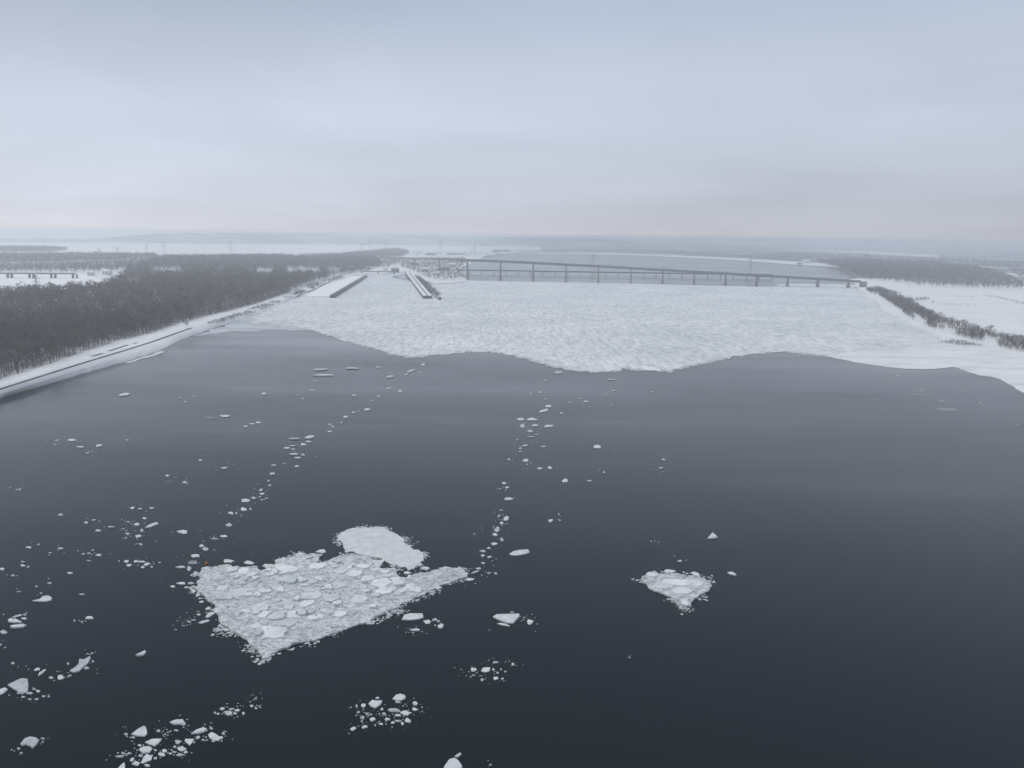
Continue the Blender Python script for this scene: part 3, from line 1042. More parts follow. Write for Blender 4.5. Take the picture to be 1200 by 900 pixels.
building(1015, 303.3, 5, 24, 25, 0, 'wall_grey', 'grey tower block standing in the distant right-hand town', z=1.2)
building(1003, 302.8, 9, 14, 30, 0, 'wall_white', 'pale block left of the distant tower block', z=1.2)
building(1032, 303.8, 12, 10, 40, 0, 'wall_white', 'long pale hall right of the distant tower block', z=1.2)
building(1100, 311.0, 12, 9, 30, -.1, 'wall_white', 'long white hall at the back edge of the right bank wood', z=1.2)
building(1128, 313.5, 9, 8, 24, -.1, 'wall_white', 'smaller white hall at the back edge of the right bank wood', z=1.2)
building(1160, 317.0, 10, 8, 24, -.1, 'wall_tan', 'tan hall by the snow road at far right', z=1.2)
building(945, 308.5, 7, 8, 20, 0, 'wall_white', 'white house at the far bank right of the bridges', roof='gable', z=1.2)
building(937, 310.0, 5, 7, 14, .1, 'wall_tan', 'tan house beside the white house on the far bank', roof='gable', z=1.2)

# ------------------------------------------------------------------ pylons
def pylon(u, v, hpx, label, z=1.6, th=.55):
    p = at(u, v, z)
    h = hpx * mpp(p)
    root = empty('power_pylon', p, math.atan2(-p.x, p.y))
    b = MB()
    wb, wt = h * .12, h * .025
    lv = [0, .25, .48, .68, .85, 1.0]
    cor = [[((wb + (wt - wb) * min(1, t / .85)) * sx, (wb + (wt - wb) * min(1, t / .85)) * sy, h * t) for sx, sy in ((-1, -1), (1, -1), (1, 1), (-1, 1))] for t in lv]
    for i in range(len(lv) - 1):
        for k in range(4):
            b.bar(cor[i][k], cor[i + 1][k], th * .6, n=4)
            b.bar(cor[i][k], cor[i + 1][(k + 1) % 4], th * .33, n=3)
            b.bar(cor[i + 1][k], cor[i + 1][(k + 1) % 4], th * .33, n=3)
    b.build('lattice_mast', M['steel'], root)
    for t, l in ((.68, .17), (.82, .22), (.96, .14)):
        a = MB()
        a.bar((-h * l, 0, h * t), (h * l, 0, h * t), th * .5, n=4)
        a.bar((-h * l, 0, h * t), (0, 0, h * (t + .06)), th * .3, n=3)
        a.bar((h * l, 0, h * t), (0, 0, h * (t + .06)), th * .3, n=3)
        a.build('cross_arm', M['steel'], root)
    tag(root, label, 'pylon')


for u, v, hp, lab in [
        (43.5, 344, 18, 'nearest steel pylon, in front of the snowy inlet at far left'), (172.5, 301, 14, 'steel pylon on the skyline, left one of the pair above the left wood'),
        (192.5, 300.5, 14, 'steel pylon on the skyline, right one of the pair above the left wood'), (271, 301.5, 18, 'tall lone pylon against the frozen lake above the middle of the wood'),
        (138, 301, 10, 'small pylon left of the skyline pair'), (117, 301.5, 9, 'smallest pylon, farthest left on the lake shore'),
        (424, 299, 13, 'left pylon of the three on the wooded rise'), (433.5, 298, 17, 'tallest pylon of the three on the wooded rise'),
        (451.5, 295, 15, 'right pylon of the three on the wooded rise'), (517, 302, 21, 'big faint pylon rising over the lock village'),
        (556, 301, 14, 'pylon beside the bridge head'), (694.5, 322, 23, 'left pylon standing in the river between the two bridges'),
        (878.5, 324.5, 20, 'right pylon standing in the river behind the high bridge')]:
    pylon(u, v, hp, lab, z=0.0 if u in (694.5, 878.5) else 1.6)

# ------------------------------------------------------------------ haze
hb = MB()
hb.box((0, (S - 3000) / 2 + 0, 48.0 - 2), (2 * S + 200, S + 3400, 104))
hz = hb.build('haze', None)
hm, N, L, b = new_mat('haze_air')
N.remove(b)
pv = N.new('ShaderNodeVolumePrincipled')
pv.inputs['Color'].default_value = (0.90, 0.95, 1.0, 1)
pv.inputs['Density'].default_value = HAZE_DENSITY
pv.inputs['Anisotropy'].default_value = 0.35
L.new(pv.outputs[0], N['Material Output'].inputs['Volume'])
hz.data.materials.append(hm)
tag(hz, kind='stuff', label='pale winter haze over the river', cat='haze')

# ================================================================== FLOATING ICE
def floe_mesh(pts, thick, rng, ridge=0.0):
    """pts: local outline (x, y) of the top; returns a floe with bevelled edge and uneven top"""
    n = len(pts)
    m = MB()
    bot = [(x * 1.03, y * 1.03, -0.12) for x, y in pts]
    mid = [(x * 1.02, y * 1.02, thick * .75) for x, y in pts]
    top = [(x * .93, y * .93, thick * (1 + rng.uniform(-.15, .15))) for x, y in pts]
    inn = [(x * .5, y * .5, thick * (1.05 + rng.uniform(-.2, .3))) for x, y in pts]
    cen = [(0, 0, thick * 1.1)]
    m.add(bot + mid + top + inn + cen, [])
    for k in range(n):
        j = (k + 1) % n
        for r in range(3):
            m.f.append((r * n + k, r * n + j, (r + 1) * n + j, (r + 1) * n + k))
        m.f.append((3 * n + k, 3 * n + j, 4 * n))
    return m


ORD = ['first', 'second', 'third', 'fourth', 'fifth', 'sixth', 'seventh', 'eighth', 'ninth', 'tenth', 'eleventh', 'twelfth', 'thirteenth', 'fourteenth', 'fifteenth',
       'sixteenth', 'seventeenth', 'eighteenth', 'nineteenth', 'twentieth']
TENS = {2: 'twenty', 3: 'thirty', 4: 'forty', 5: 'fifty', 6: 'sixty'}


def ordinal(k):
    if k < 20:
        return ORD[k]
    k += 1
    if k % 10 == 0:
        return TENS[k // 10][:-1] + 'ieth'
    return TENS[k // 10] + '-' + ORD[k % 10 - 1]


rf = random.Random(11)


def floe(u, v, w, h, mat='floe', slope=0.0, label='', group=None, tri=False, outline=None, into=None):
    we, he = max(w - .5, 1.6), max(h - .7, .9)
    big = w > 9
    n = rf.randint(7, 11) if big else rf.randint(5, 7)
    if outline:
        px = [(u + a, v + b_) for a, b_ in outline]
    else:
        ang0 = rf.uniform(0, 6.28)
        px = []
        for k in range(n):
            a = ang0 + 2 * math.pi * (k + rf.uniform(-.33, .33)) / n
            r = rf.uniform(.62, 1.18)
            dx, dy = math.cos(a) * r * we / 2, math.sin(a) * r * he / 2
            if tri:
                dx *= 1.1 - .7 * (0.5 - math.sin(a) / 2)
            px.append((u + dx, v + dy + slope * dx))
    c0 = at(u, v)
    thick = min(.55, max(.13, .05 * w * mpp(c0) + .11)) * rf.uniform(.8, 1.2)
    if mat == 'thin_ice':
        thick = .05
    P = [at(a, b_, thick) for a, b_ in px]
    c = sum(P, Vector()) / len(P)
    pts = [(p.x - c.x, p.y - c.y) for p in P]
    area = sum(pts[i][0] * pts[(i + 1) % len(pts)][1] - pts[(i + 1) % len(pts)][0] * pts[i][1] for i in range(len(pts)))
    if area < 0:
        pts.reverse()
    if into is not None:
        m = floe_mesh(pts, thick, rf)
        into.add([(x + c.x, y + c.y, z) for x, y, z in m.v], m.f)
        return
    o = floe_mesh(pts, thick, rf).build('ice_floe', M[mat], None, (c.x, c.y, 0))
    tag(o, label, 'ice floe', group)
    return o


# every cluster: phrase, which end counts from, list of (u, v, w, h[, material, slope])
g, t_ = 'floe_grey', 'thin_ice'
CL = []
CL.append(('left open water above the raft', 'y', 'far bank', 'scattered floes on the left open water', [
    (146, 462, 15, 4, 'floe', -.15), (217.5, 470.5, 4, 2.5), (228, 464, 5, 2, g), (211, 466, 5, 2, g), (263, 487, 14, 3), (246, 489, 14, 2.5, t_), (302.5, 495, 9, 3), (295, 496.5, 8, 2.5), (288, 499.3, 7, 2.5),
    (67, 516, 5, 2.5), (85, 515.5, 11, 4), (64, 521, 4, 2.2), (94, 523.3, 9, 2.5), (115.5, 521.7, 9.5, 3.5, 'floe', -.15), (102.5, 530.5, 6, 2.5), (108, 528.6, 3, 2, g), (149, 515.5, 4, 2.5, g), (23, 573.5, 4, 3, g),
    (196, 557, 7, 4), (217, 565, 7, 3.3, g), (235, 539, 5, 4, g), (263, 548, 9, 3), (309, 461, 9, 4), (355, 467, 6, 2, t_), (349, 462.5, 8, 2.5, t_), (365.5, 457, 7, 2.5, g),
    (375, 432.5, 18, 3, g, -.05), (380, 439, 30, 2.6), (370, 446, 6, 2, t_)]))
CL.append(('curving ice trail left of the raft', 'y', 'pack ice', 'floes of the curving trail from the pack ice to the raft', [
    (496, 427, 7, 3), (482, 434, 10, 4, g, -.3), (476, 438.5, 5, 3), (492, 435.5, 5, 2.5), (443, 430, 8, 2.5, g), (414, 431, 17, 3, g), (457.5, 441, 10, 3.5, g, -.2), (455.5, 454.5, 7, 3, g), (469, 458, 6, 3), (444, 464, 7, 2.5, g),
    (415, 463, 8, 3, g), (435, 469, 4, 2.5), (429.7, 479.5, 9, 3.5), (420, 481.7, 4, 2, g), (414.7, 483, 5, 3), (404.7, 488, 7, 3.5), (400, 495, 5, 2.5), (387, 497, 5, 3), (390, 499.7, 4, 2.5), (386, 505.5, 7, 2.5),
    (362.5, 511.8, 13, 4.2, 'floe', -.12), (344, 513.5, 15, 2.5, g), (361, 517, 7, 2.5), (355, 520.5, 8, 3), (343, 522, 10, 2, g), (336, 524.7, 8, 3), (343.7, 526, 5, 2.5), (344, 531.7, 13, 2.3), (355, 532.5, 5, 4, g),
    (349, 536, 10, 2.2), (347.5, 546, 6, 3), (321, 544.7, 7, 2.5, g), (333, 543, 4, 2, g), (319.7, 554.7, 9, 3, 'floe', -.12), (314.5, 563, 4, 3), (316, 568.5, 5, 3, g), (305.5, 574, 6, 4, g), (307.5, 578, 8, 3), (297, 583, 7, 3.5),
    (305, 582, 4, 2), (307, 585.5, 4, 2.5), (312.5, 583.5, 4, 2, g), (287.5, 586.5, 11, 5), (285.5, 596.5, 9, 5.5), (293.5, 596.5, 4, 3), (271, 601, 9, 4), (277, 601.3, 4, 3), (268, 615, 8, 6, g), (262.5, 628, 10, 3.5), (252.5, 631, 9, 2.5, g)]))
CL.append(('straight ice trail right of the raft', 'y', 'pack ice', 'floes of the straight trail from the pack ice to the raft tip', [
    (655, 436, 10, 4, g), (640, 445.5, 8, 2.5, g), (633, 459.5, 5, 4, g), (622.5, 461, 4, 2.5, t_), (640, 467.5, 6, 2), (643, 475.5, 8, 3.5), (637.5, 481, 12, 4, 'floe', -.25), (610, 491, 10, 3.5), (624, 491, 14, 4), (612.5, 499, 7, 6, g),
    (627, 498, 9, 2.5), (642.5, 499, 12, 3.5, 'floe', -.15), (621, 505, 7, 4, g), (629, 509, 7, 2), (623, 511.5, 10, 2, g), (606, 515, 4, 2), (615, 522, 7.5, 3, g, -.3), (609.5, 525, 5, 3), (609, 529, 6, 2.5), (636.5, 523, 8, 2.5, g),
    (616, 539, 9, 4), (618, 544, 4, 2, g), (596, 538, 4, 3, g), (633, 548.5, 7.5, 3.2), (644.5, 548, 8, 4.5), (591, 566, 5.5, 3.5), (594, 571, 6.5, 3), (586, 572.5, 3, 2, g), (596, 584, 11.5, 3.5), (587, 597.5, 4, 2), (584.5, 604, 4, 3),
    (593, 607, 8, 6), (588, 612.5, 6, 4), (583, 619.5, 9, 7, g), (580, 626, 8.5, 5), (588, 632, 5, 5, g), (579, 637, 9, 5), (572.5, 642, 6, 3), (566, 645.5, 8, 3.5, g), (574, 652.5, 8, 3), (566, 651, 6, 4, g), (566, 659.5, 5.5, 3),
    (561, 666, 6, 3), (557, 670, 10, 2.5, g, -.4), (573, 671.5, 5, 2.5), (581, 671.5, 5, 3)]))
CL.append(('open water right of the straight trail', 'y', 'pack ice', 'scattered floes right of the straight trail', [
    (717, 444.5, 10, 2, g), (764, 459, 5, 2.2), (719, 457.5, 7, 2.5, g), (709, 463, 4.5, 2.5), (679, 467, 5, 2, g), (687, 470, 7.5, 2.2), (667.5, 471.5, 6, 2.5), (658, 484, 5, 3, g), (716, 474.5, 7, 1.6, t_), (700, 523, 11, 5, 'floe', .15),
    (777.5, 538, 5, 3), (775, 548, 6, 2.5, g), (707.5, 553, 4, 3, g), (662, 563, 8.5, 5, 'floe', -.2), (691, 563, 6, 2.6, g), (645, 609.5, 7.5, 5), (656, 609.5, 4, 2.5, g), (655, 602.5, 3, 3, g), (556, 625.5, 3, 2, g), (763, 634, 3, 2, g)]))
CL.append(('loose patch left of the curving trail', 'y', 'far side', 'floes of the loose patch left of the curving trail', [
    (155, 595, 7, 4), (164, 596, 6, 2.5, g), (178, 595, 7, 3.5, g), (169, 607, 8, 3.5), (161, 614, 8, 4), (150, 611, 5, 2.5), (166, 621, 5, 5, g), (179, 614.5, 17, 3.5, 'floe', -.35), (130, 617, 10, 2.5, g), (145, 619.5, 4, 2.5, g),
    (149.5, 625, 6, 3), (162.5, 628, 9, 4), (147.5, 630.5, 4, 2.5), (165, 637.5, 5, 3, g), (101, 612, 7, 3), (110, 609, 6, 2, t_), (115, 621.5, 9.5, 4, g), (71, 603, 7, 4, g)]))
CL.append(('thin scatter at the left', 'x', 'left frame edge', 'thin scatter of floes at the left side', [
    (34, 641, 8, 3), (45, 638, 5, 2.5), (71, 642.5, 7, 3, g), (59, 647.5, 5, 2, t_), (26, 662.5, 9, 3.5), (27, 658, 7, 2.5, g), (33, 664, 5, 3), (2.5, 666.5, 6, 5), (15, 674, 7, 3, g), (82.5, 671, 8, 3), (97.5, 649, 5, 2.5),
    (104, 648, 5, 2.5), (109, 644.5, 4, 2.5, g), (116, 650, 7, 3), (104, 657, 8, 2, t_), (58.7, 683, 7, 2.5, g), (42.5, 687, 4, 2.5), (96, 696, 7, 2.5, g), (22, 693, 7, 3, t_), (214.5, 623, 14, 5)]))
CL.append(('tight row left of the raft', 'x', 'left end', 'floes of the small tight row left of the raft', [
    (139.5, 657, 3, 2.5), (148, 657.5, 7, 5), (151, 662, 7, 3.5), (159, 657.5, 6, 4), (166, 658, 9, 3), (172, 661, 8, 4, 'floe', -.2), (167, 664.5, 6, 3), (177.5, 664, 5, 3, g), (187, 659, 4, 2.5, t_)]))
CL.append(('floe bunch at the left frame edge', 'y', 'far side', 'bunch of floes at the left frame edge', [
    (48, 695, 4, 2), (28.5, 720, 5, 2.5), (20, 721.5, 12, 3, 'floe', -.25), (28, 724.5, 8, 3), (105, 723.8, 11, 4.5), (96, 728.3, 4, 2), (87.5, 728, 4, 2, g), (17, 726.7, 17, 6, 'floe', .18),
    (21, 733, 20, 5, 'floe', -.12), (4, 740, 9, 6, g), (1, 755, 3, 3)]))
CL.append(('grey group at lower left', 'x', 'left frame edge', 'grey floe group at the lower left', [
    (15, 777, 5, 3.5, g), (79.5, 777.5, 4, 4, g), (101.6, 782.5, 8, 4, g), (109, 774.7, 4, 3), (108, 765, 4, 2.5, g), (102.5, 766, 4, 2.5, g), (43, 784, 8, 4, 'floe', -.2), (49, 787.5, 10, 5, 'floe', -.7), (71, 793.5, 10, 6.5),
    (59.5, 794, 6, 3.5), (81, 791.7, 8, 2.5, g, -.4), (3, 808.7, 12, 9, 'floe', -.3), (45, 809.5, 6, 4), (43, 819, 5, 3), (35, 812, 9, 3.5, g), (26.7, 816.5, 6, 2.5, g), (35, 819, 6, 2.5, g), (51, 815.5, 5, 3), (57, 816, 5, 2.5, g),
    (22, 812, 6, 3, g), (40, 807.5, 7, 2.5, g), (21.6, 877, 5, 4, g), (25, 882, 6, 3, g), (50, 865, 5, 2.5, g), (50, 869, 4, 2.5, g)]))
CL.append(('broken field at bottom left', 'x', 'left end', 'broken floe field at the bottom left', [
    (147.5, 860, 5, 4, g), (155.5, 864, 6, 3, g), (163.6, 873, 6, 4), (186, 856, 6.5, 5, g), (194, 860, 3, 3, g), (215, 847.5, 6, 5, g), (206, 855.5, 6, 3, g), (248, 853, 5, 3.5), (259, 864, 7, 4.5), (262, 859, 5, 4.5, g),
    (250, 868, 6, 3, g), (241, 855, 6, 4, g), (222, 868, 12, 9), (208, 869, 9, 6, g), (232, 864, 6, 5, g), (238, 867, 6, 4, t_), (213, 876.7, 10, 7), (193, 879.6, 7, 5), (189, 884, 11, 5.5), (205, 875, 4, 3), (200, 883, 5, 3),
    (204, 881, 6, 3, g), (211, 884, 10, 3.5, g), (217.5, 881, 6, 4), (159, 894.5, 10, 5.5), (155, 890, 8, 5.5, 'floe', -.3), (164, 885, 7, 4, g), (140, 886, 12, 3, g), (145, 882.5, 6, 3, g), (151, 883, 7, 2.3, g, -.3),
    (182.5, 888, 6, 4, g), (172, 897, 8, 4, g), (182, 879, 4, 3, g), (178, 885, 4, 3, g)]))
CL.append(('small patch below the raft point', 'x', 'left end', 'small floe patch below the raft point', [
    (260.5, 830, 7, 4.7), (256, 836, 5, 3), (252, 835, 3.5, 4.5, g), (267, 835, 11, 6.5, g), (272, 830.5, 8, 2.5, g), (278, 832, 8, 4), (276, 835.6, 6, 3.3, g), (285, 835.5, 5, 4), (295, 826.7, 4.5, 4), (304, 828, 3, 2.5, g),
    (299, 818, 3, 2.5, g), (300, 830, 4, 2.5, g), (293, 822, 3, 2, g)]))
CL.append(('crowded floe patch at bottom centre', 'x', 'left end', 'crowded floe patch at the bottom centre', [
    (466, 822.5, 8, 4, g), (487, 824.5, 8, 6), (486, 831, 9, 3.5), (442.5, 817.5, 6, 4), (426, 826, 8, 5.5), (418, 827, 3, 5, g), (447.5, 831, 5, 4), (461.7, 831.7, 20, 6, g), (476, 835, 13, 5.5), (454, 842.5, 7, 4),
    (466, 838, 9, 3.5), (478, 844, 8, 7), (471.6, 847.5, 6, 5), (460, 846.7, 5, 4), (446.7, 848, 6, 3), (436, 842.5, 8, 5.5), (425, 840, 6, 4, g), (424, 845, 4, 3), (428, 851, 8, 5, 'floe', -.2), (414, 853.6, 8, 4.5, 'floe', -.25),
    (420, 834.5, 4, 3, g), (430, 836, 4, 3, g), (434.6, 837, 4, 3), (466.6, 844.6, 7, 3, g), (439.6, 849.5, 2.5, 3, g), (450, 836, 5, 3, g)]))
CL.append(('little floe bunch below centre', 'x', 'left end', 'little floe bunch below the centre', [
    (555, 784.5, 8.5, 6), (569.6, 784.2, 11, 7, 'floe', -.2), (581, 776, 9, 3, g), (578, 784, 4, 4, g), (583, 788, 4, 4, g), (587, 784, 3, 3, g), (555, 791, 5, 2.5), (565, 796, 5, 4, g), (581.6, 794.5, 8, 4.5), (589, 795, 4, 3),
    (592.5, 786.6, 5, 3, g), (601, 778, 6, 3.5), (575, 896, 4, 2.5, g), (738, 770, 3, 2.2)]))
CL.append(('water under the raft right wing', 'x', 'left end', 'floes under the right wing of the raft', [
    (501, 728, 11, 6), (509, 725.5, 7, 4, g), (514, 727.5, 5, 3, g), (517, 733, 8, 6, 'floe', -.2), (487.5, 737.5, 14, 3.5), (484, 741, 4, 2, g), (510, 732.5, 4, 3, g), (591, 731.6, 15, 4, 'floe', .18),
    (621, 728.5, 9, 6), (600, 717, 6, 2.5), (614, 723.5, 4, 2, g)]))
CL.append(('back edge of the big raft', 'x', 'raft left corner', 'chunks along the back edge of the big raft', [
    (267.5, 657, 14, 5), (291, 659, 14, 5), (315, 663, 15, 6), (329, 656, 16, 6, 'floe', -.3), (351, 649.5, 14, 5, 'floe', -.2), (376, 645.5, 13, 5), (407, 645.5, 7, 4), (461, 666.5, 9, 5), (477.5, 671, 10, 4), (482, 675.5, 12, 5),
    (498, 665.5, 17, 4.5), (522.5, 665.5, 16, 5), (541, 667.5, 9, 7, 'floe', .5), (550, 678.5, 12, 5), (493, 661, 6, 4)]))
CL.append(('left corner of the big raft', 'y', 'far side', 'chunks off the left corner of the big raft', [
    (236, 639, 8, 4), (241, 643, 8, 5, g), (228, 651, 13, 4.5), (226, 659, 12, 6, t_), (222, 666, 6, 8, g), (211.5, 664, 11, 3), (229, 672, 9, 6, g), (212, 683, 13, 4), (203, 687, 7, 3), (218, 688, 6, 3.5), (224, 683, 10, 3, g), (227, 692, 7, 4),
    (232, 697, 7, 4, g), (236, 705, 7, 3.5), (244, 713, 7, 4), (233, 720, 6, 3.5), (246, 720, 12, 6, 'floe', -.4), (239, 728, 12, 4.5, 'floe', -.2), (221, 728, 6, 3, g), (227, 726, 7, 2, g), (206, 737.5, 4, 2, g), (215, 733, 7, 2.5, t_),
    (266, 738, 8, 4.5), (258, 733, 6, 4, g)]))
CL.append(('front edge of the big raft', 'x', 'raft point', 'chunks along the front edge of the big raft', [
    (430, 728, 12, 6), (499, 694, 5, 2.5), (512, 688, 12, 5), (484, 703, 5, 3.5, g), (392, 743, 6, 3), (452, 717, 8, 3)]))
CL.append(('dark water beside the small right raft', 'x', 'left end', 'chunks beside the small right raft', [
    (797, 657, 7, 4.2, g), (784.5, 668.8, 15, 4.2, 'floe', .05), (792, 672.5, 9, 3.4), (814.5, 672, 12, 5, 'floe', .3), (805, 672, 5, 3)]))
CL.append(('thin grey patches at far right water', 'y', 'snow spit', 'thin grey ice patches at the far right', [
    (1047, 438, 12, 2.2, t_), (1043, 441.5, 14, 2, t_), (1052, 440, 7, 2, t_), (1076, 462.5, 24, 2.5, t_), (1081, 456.5, 12, 3.5, t_), (1131, 458, 14, 3, t_), (1110, 479.5, 28, 4.5, t_), (1104, 470, 8, 2, t_), (1152, 474, 8, 2.5, t_),
    (1148, 472, 4, 2, t_), (1193, 498, 10, 2, t_)]))

sizes = sorted((it[2] * it[3] for c_ in CL for it in c_[4]), reverse=True)
CUT = sizes[262]
SMALL_FLOES = MB()
for phrase, axis, end, group, items in CL:
    items = sorted(items, key=lambda q: q[0] if axis == 'x' else q[1])
    keepers = [q for q in items if q[2] * q[3] > CUT]
    areas = sorted(q[2] * q[3] for q in keepers)
    for it in items:
        u, v, w, h = it[:4]
        mat = it[4] if len(it) > 4 else 'floe'
        sl = it[5] if len(it) > 5 else 0.0
        if it not in keepers:
            floe(u, v, w, h, mat, sl, into=SMALL_FLOES)
            continue
        k = keepers.index(it)
        rank = areas.index(w * h) / max(1, len(areas) - 1)
        size = 'small' if rank < .4 else 'medium' if rank < .8 else 'large'
        shape = 'slender' if w / h > 3.4 else 'rounded' if w / h < 1.6 else 'flat'
        tone = {'floe': 'white', 'floe_grey': 'greyish', 'thin_ice': 'thin grey'}[mat]
        lab = f'{size} {shape} {tone} floe, {ordinal(k)} from the {end}, {phrase}'
        if len(lab.split()) > 16:
            lab = f'{size} {tone} floe, {ordinal(k)} from {end}, {phrase}'
        floe(u, v, w, h, mat, sl, lab, group)
tag(SMALL_FLOES.build('small_floes', M['floe_grey']), 'the smallest bits of floating ice scattered among the floes', 'drift ice', kind='stuff')

# floes with a shape of their own
def shaped(u, v, outline, mat, label):
    floe(u, v, 20, 10, mat, 0, label, None, outline=outline)


shaped(609, 647, [(-12, 1.5), (-7, -1.5), (0, -3), (10, -3.4), (11.5, -.5), (7, 1.5), (-2, 3), (-8, 3)], 'floe', 'long pale floe alone between the raft tip and the straight trail')
shaped(594, 724, [(-16, -2), (-12, -4.5), (14, -5.5), (14.5, -3), (7, 5.5), (0, 5), (-9, 1.5)], 'floe', 'wide wedge-shaped floe below the raft right tip')
shaped(484, 722, [(-13, 3.5), (-10, -2), (-3, -3.8), (11, -3.5), (12, 1), (6, 3), (-4, 3.8)], 'floe', 'broad oblong floe just under the raft right wing')
shaped(50, 701, [(-12, 2.5), (-4, 1), (0, -2.5), (6, -3.5), (10.5, -1.5), (10, 1.5), (3, 3), (-4, 3)], 'floe', 'fish-shaped white floe at the left above the frame-edge bunch')
shaped(95, 777.5, [(-13, 8), (-8, 5), (-3, 0), (-2, -6), (3, -5), (10, -9), (11, -7), (8, -1), (3, 3), (-2, 8), (-8, 9.5)], 'floe_grey', 'ragged grey floe slanting up in the lower left group')
shaped(23, 803, [(-14, -1), (-6, -5), (2, -8.5), (9, -8), (10, 0), (9, 7), (2, 9), (-3, 6), (-8, 3)], 'floe_grey', 'largest grey slab of the lower left group')
shaped(165, 765, [(-6, 2), (0, -1), (5, -3.5), (6, -1.5), (3, 1.5), (-1, 2.5)], 'floe', 'single white floe between the raft point and the lower left group')
shaped(35, 868.7, [(-11, 2), (-6, -4), (0, -6), (7, -5), (10.5, -2), (8, 2), (3, 7), (1, 5), (-4, 3), (-9, 4)], 'floe_grey', 'lone blurred grey floe near the bottom left corner')
shaped(165, 857, [(-11, 2.5), (-2, -4), (4, -7), (6, -5), (7.5, 2), (4, 5), (-4, 4.5)], 'floe', 'largest pointed floe at the top left of the bottom-left field')
shaped(180, 869, [(-10, 0), (-2, -3.5), (9.5, -4), (6, 1), (1, 4.5), (-4, 3)], 'floe', 'wedge floe under the largest pointed floe of the bottom-left field')
shaped(171, 878, [(-8, -1), (-3, -3.5), (4, -4), (7.5, -1.5), (4, 3), (-2, 4), (-6, 2)], 'floe', 'stubby floe beneath the wedge floe of the bottom-left field')
shaped(172, 888, [(-6, 4), (-4, -1), (0, -5), (6, -2), (5, 2), (0, 4), (-5, 6)], 'floe', 'triangular floe low in the middle of the bottom-left field')
shaped(142.5, 897, [(-6, 5), (-2, 0), (3, -4), (4, -1), (4, 5)], 'floe', 'floe cut by the bottom frame edge at the field left end')
shaped(208, 845.5, [(-9, 0), (-2, -2.5), (6, -3), (8, 0), (3, 2.5), (-4, 2.5)], 'floe', 'lone floe above the middle of the bottom-left field')
shaped(234, 856, [(-10, 3), (-4, -1), (4, -4), (8, -3), (5, 1), (-2, 2.5)], 'floe', 'slanting floe at the upper right of the bottom-left field')
shaped(250, 862, [(-6, -2), (-2, -4.5), (3, -2), (9, 2), (6, 5), (0, 4.5), (-4, 2)], 'floe', 'bright angular floe at the right of the bottom-left field')
shaped(468, 816.5, [(-8, 2), (-4, -2.5), (1, -4), (6, -2.5), (7.5, 0), (3, 3.5), (-3, 3.5)], 'floe', 'biggest domed floe at the back of the bottom-centre patch')
shaped(440, 823.6, [(-8, 0), (-4, -3.5), (2, -3), (8, -3), (6, 1), (0, 5), (-5, 3.5)], 'floe', 'second big floe at the upper left of the bottom-centre patch')
shaped(531, 894, [(-11, 5), (-8, 0), (-4, -5), (1, -6.3), (5, -4.5), (10, 2), (10.5, 5), (4, 6), (-4, 6)], 'floe', 'domed white floe at the very bottom edge')
shaped(536.7, 884, [(-4, 2), (0, -1), (3, -2.5), (4, -1), (0, 2.5)], 'floe', 'small slanting floe just above the domed bottom-edge floe')
shaped(835, 627, [(-6, 3.5), (-2, -1), (0, -3.8), (4, 0), (6, 2), (0, 3)], 'floe', 'small triangular floe above the small right raft')
shaped(858, 671.5, [(-5.5, -1.5), (0, -1.8), (5, 1), (4, 2), (-1, 1)], 'floe', 'slim slanting floe right of the small right raft')
shaped(442, 661, [(-6, -5), (9, -5.5), (4, 1), (-1, 7), (-4, 8), (-5, 2)], 'floe', 'upright triangular slab at the raft back beside the white slush')


# ---- rafts: frozen rubble with slabs
def fill_mesh(poly, spacing, hfun, thick, seed, name):
    rng = random.Random(seed)
    xs = [p[0] for p in poly]
    ys = [p[1] for p in poly]
    nb = len(poly)
    v2 = [Vector((x, y)) for x, y in poly]
    edges = [(i, (i + 1) % nb) for i in range(nb)]
    y = min(ys)
    while y < max(ys):
        x = min(xs)
        while x < max(xs):
            q = (x + rng.uniform(-.4, .4) * spacing, y + rng.uniform(-.4, .4) * spacing)
            if inside(poly, *q):
                dm = min((q[0] - a) ** 2 + (q[1] - b_) ** 2 for a, b_ in poly)
                if dm > (spacing * .35) ** 2:
                    v2.append(Vector(q))
            x += spacing
        y += spacing
    vo, eo, fo, ov, oe, of = delaunay_2d_cdt(v2, edges, [], 1, 1e-4)
    verts = []
    for k, p in enumerate(vo):
        verts.append((p.x, p.y, hfun(p.x, p.y)))
    faces = []
    for f in fo:
        a, b_, c = (vo[i] for i in f[:3])
        faces.append(tuple(f) if (b_ - a).cross(c - a) > 0 else tuple(reversed(f)))
    # skirt
    orig = {}
    for k, s in enumerate(ov):
        for i in s:
            orig[i] = k
    ring = [orig[i] for i in range(nb) if i in orig]
    base = len(verts)
    for i in ring:
        verts.append((vo[i].x * 1.002, vo[i].y * 1.002, -thick))
    ar = sum(poly[i][0] * poly[(i + 1) % nb][1] - poly[(i + 1) % nb][0] * poly[i][1] for i in range(nb))
    n = len(ring)
    for k in range(n):
        j = (k + 1) % n
        q = (ring[k], base + k, base + j, ring[j])
        faces.append(q if ar > 0 else tuple(reversed(q)))
    me = bpy.data.meshes.new(name)
    me.from_pydata(verts, [], faces)
    me.update()
    return me


def fbm(x, y, s, o=4):
    return mnoise.fractal((x * s, y * s, 3.3), 1.0, 2.0, o)


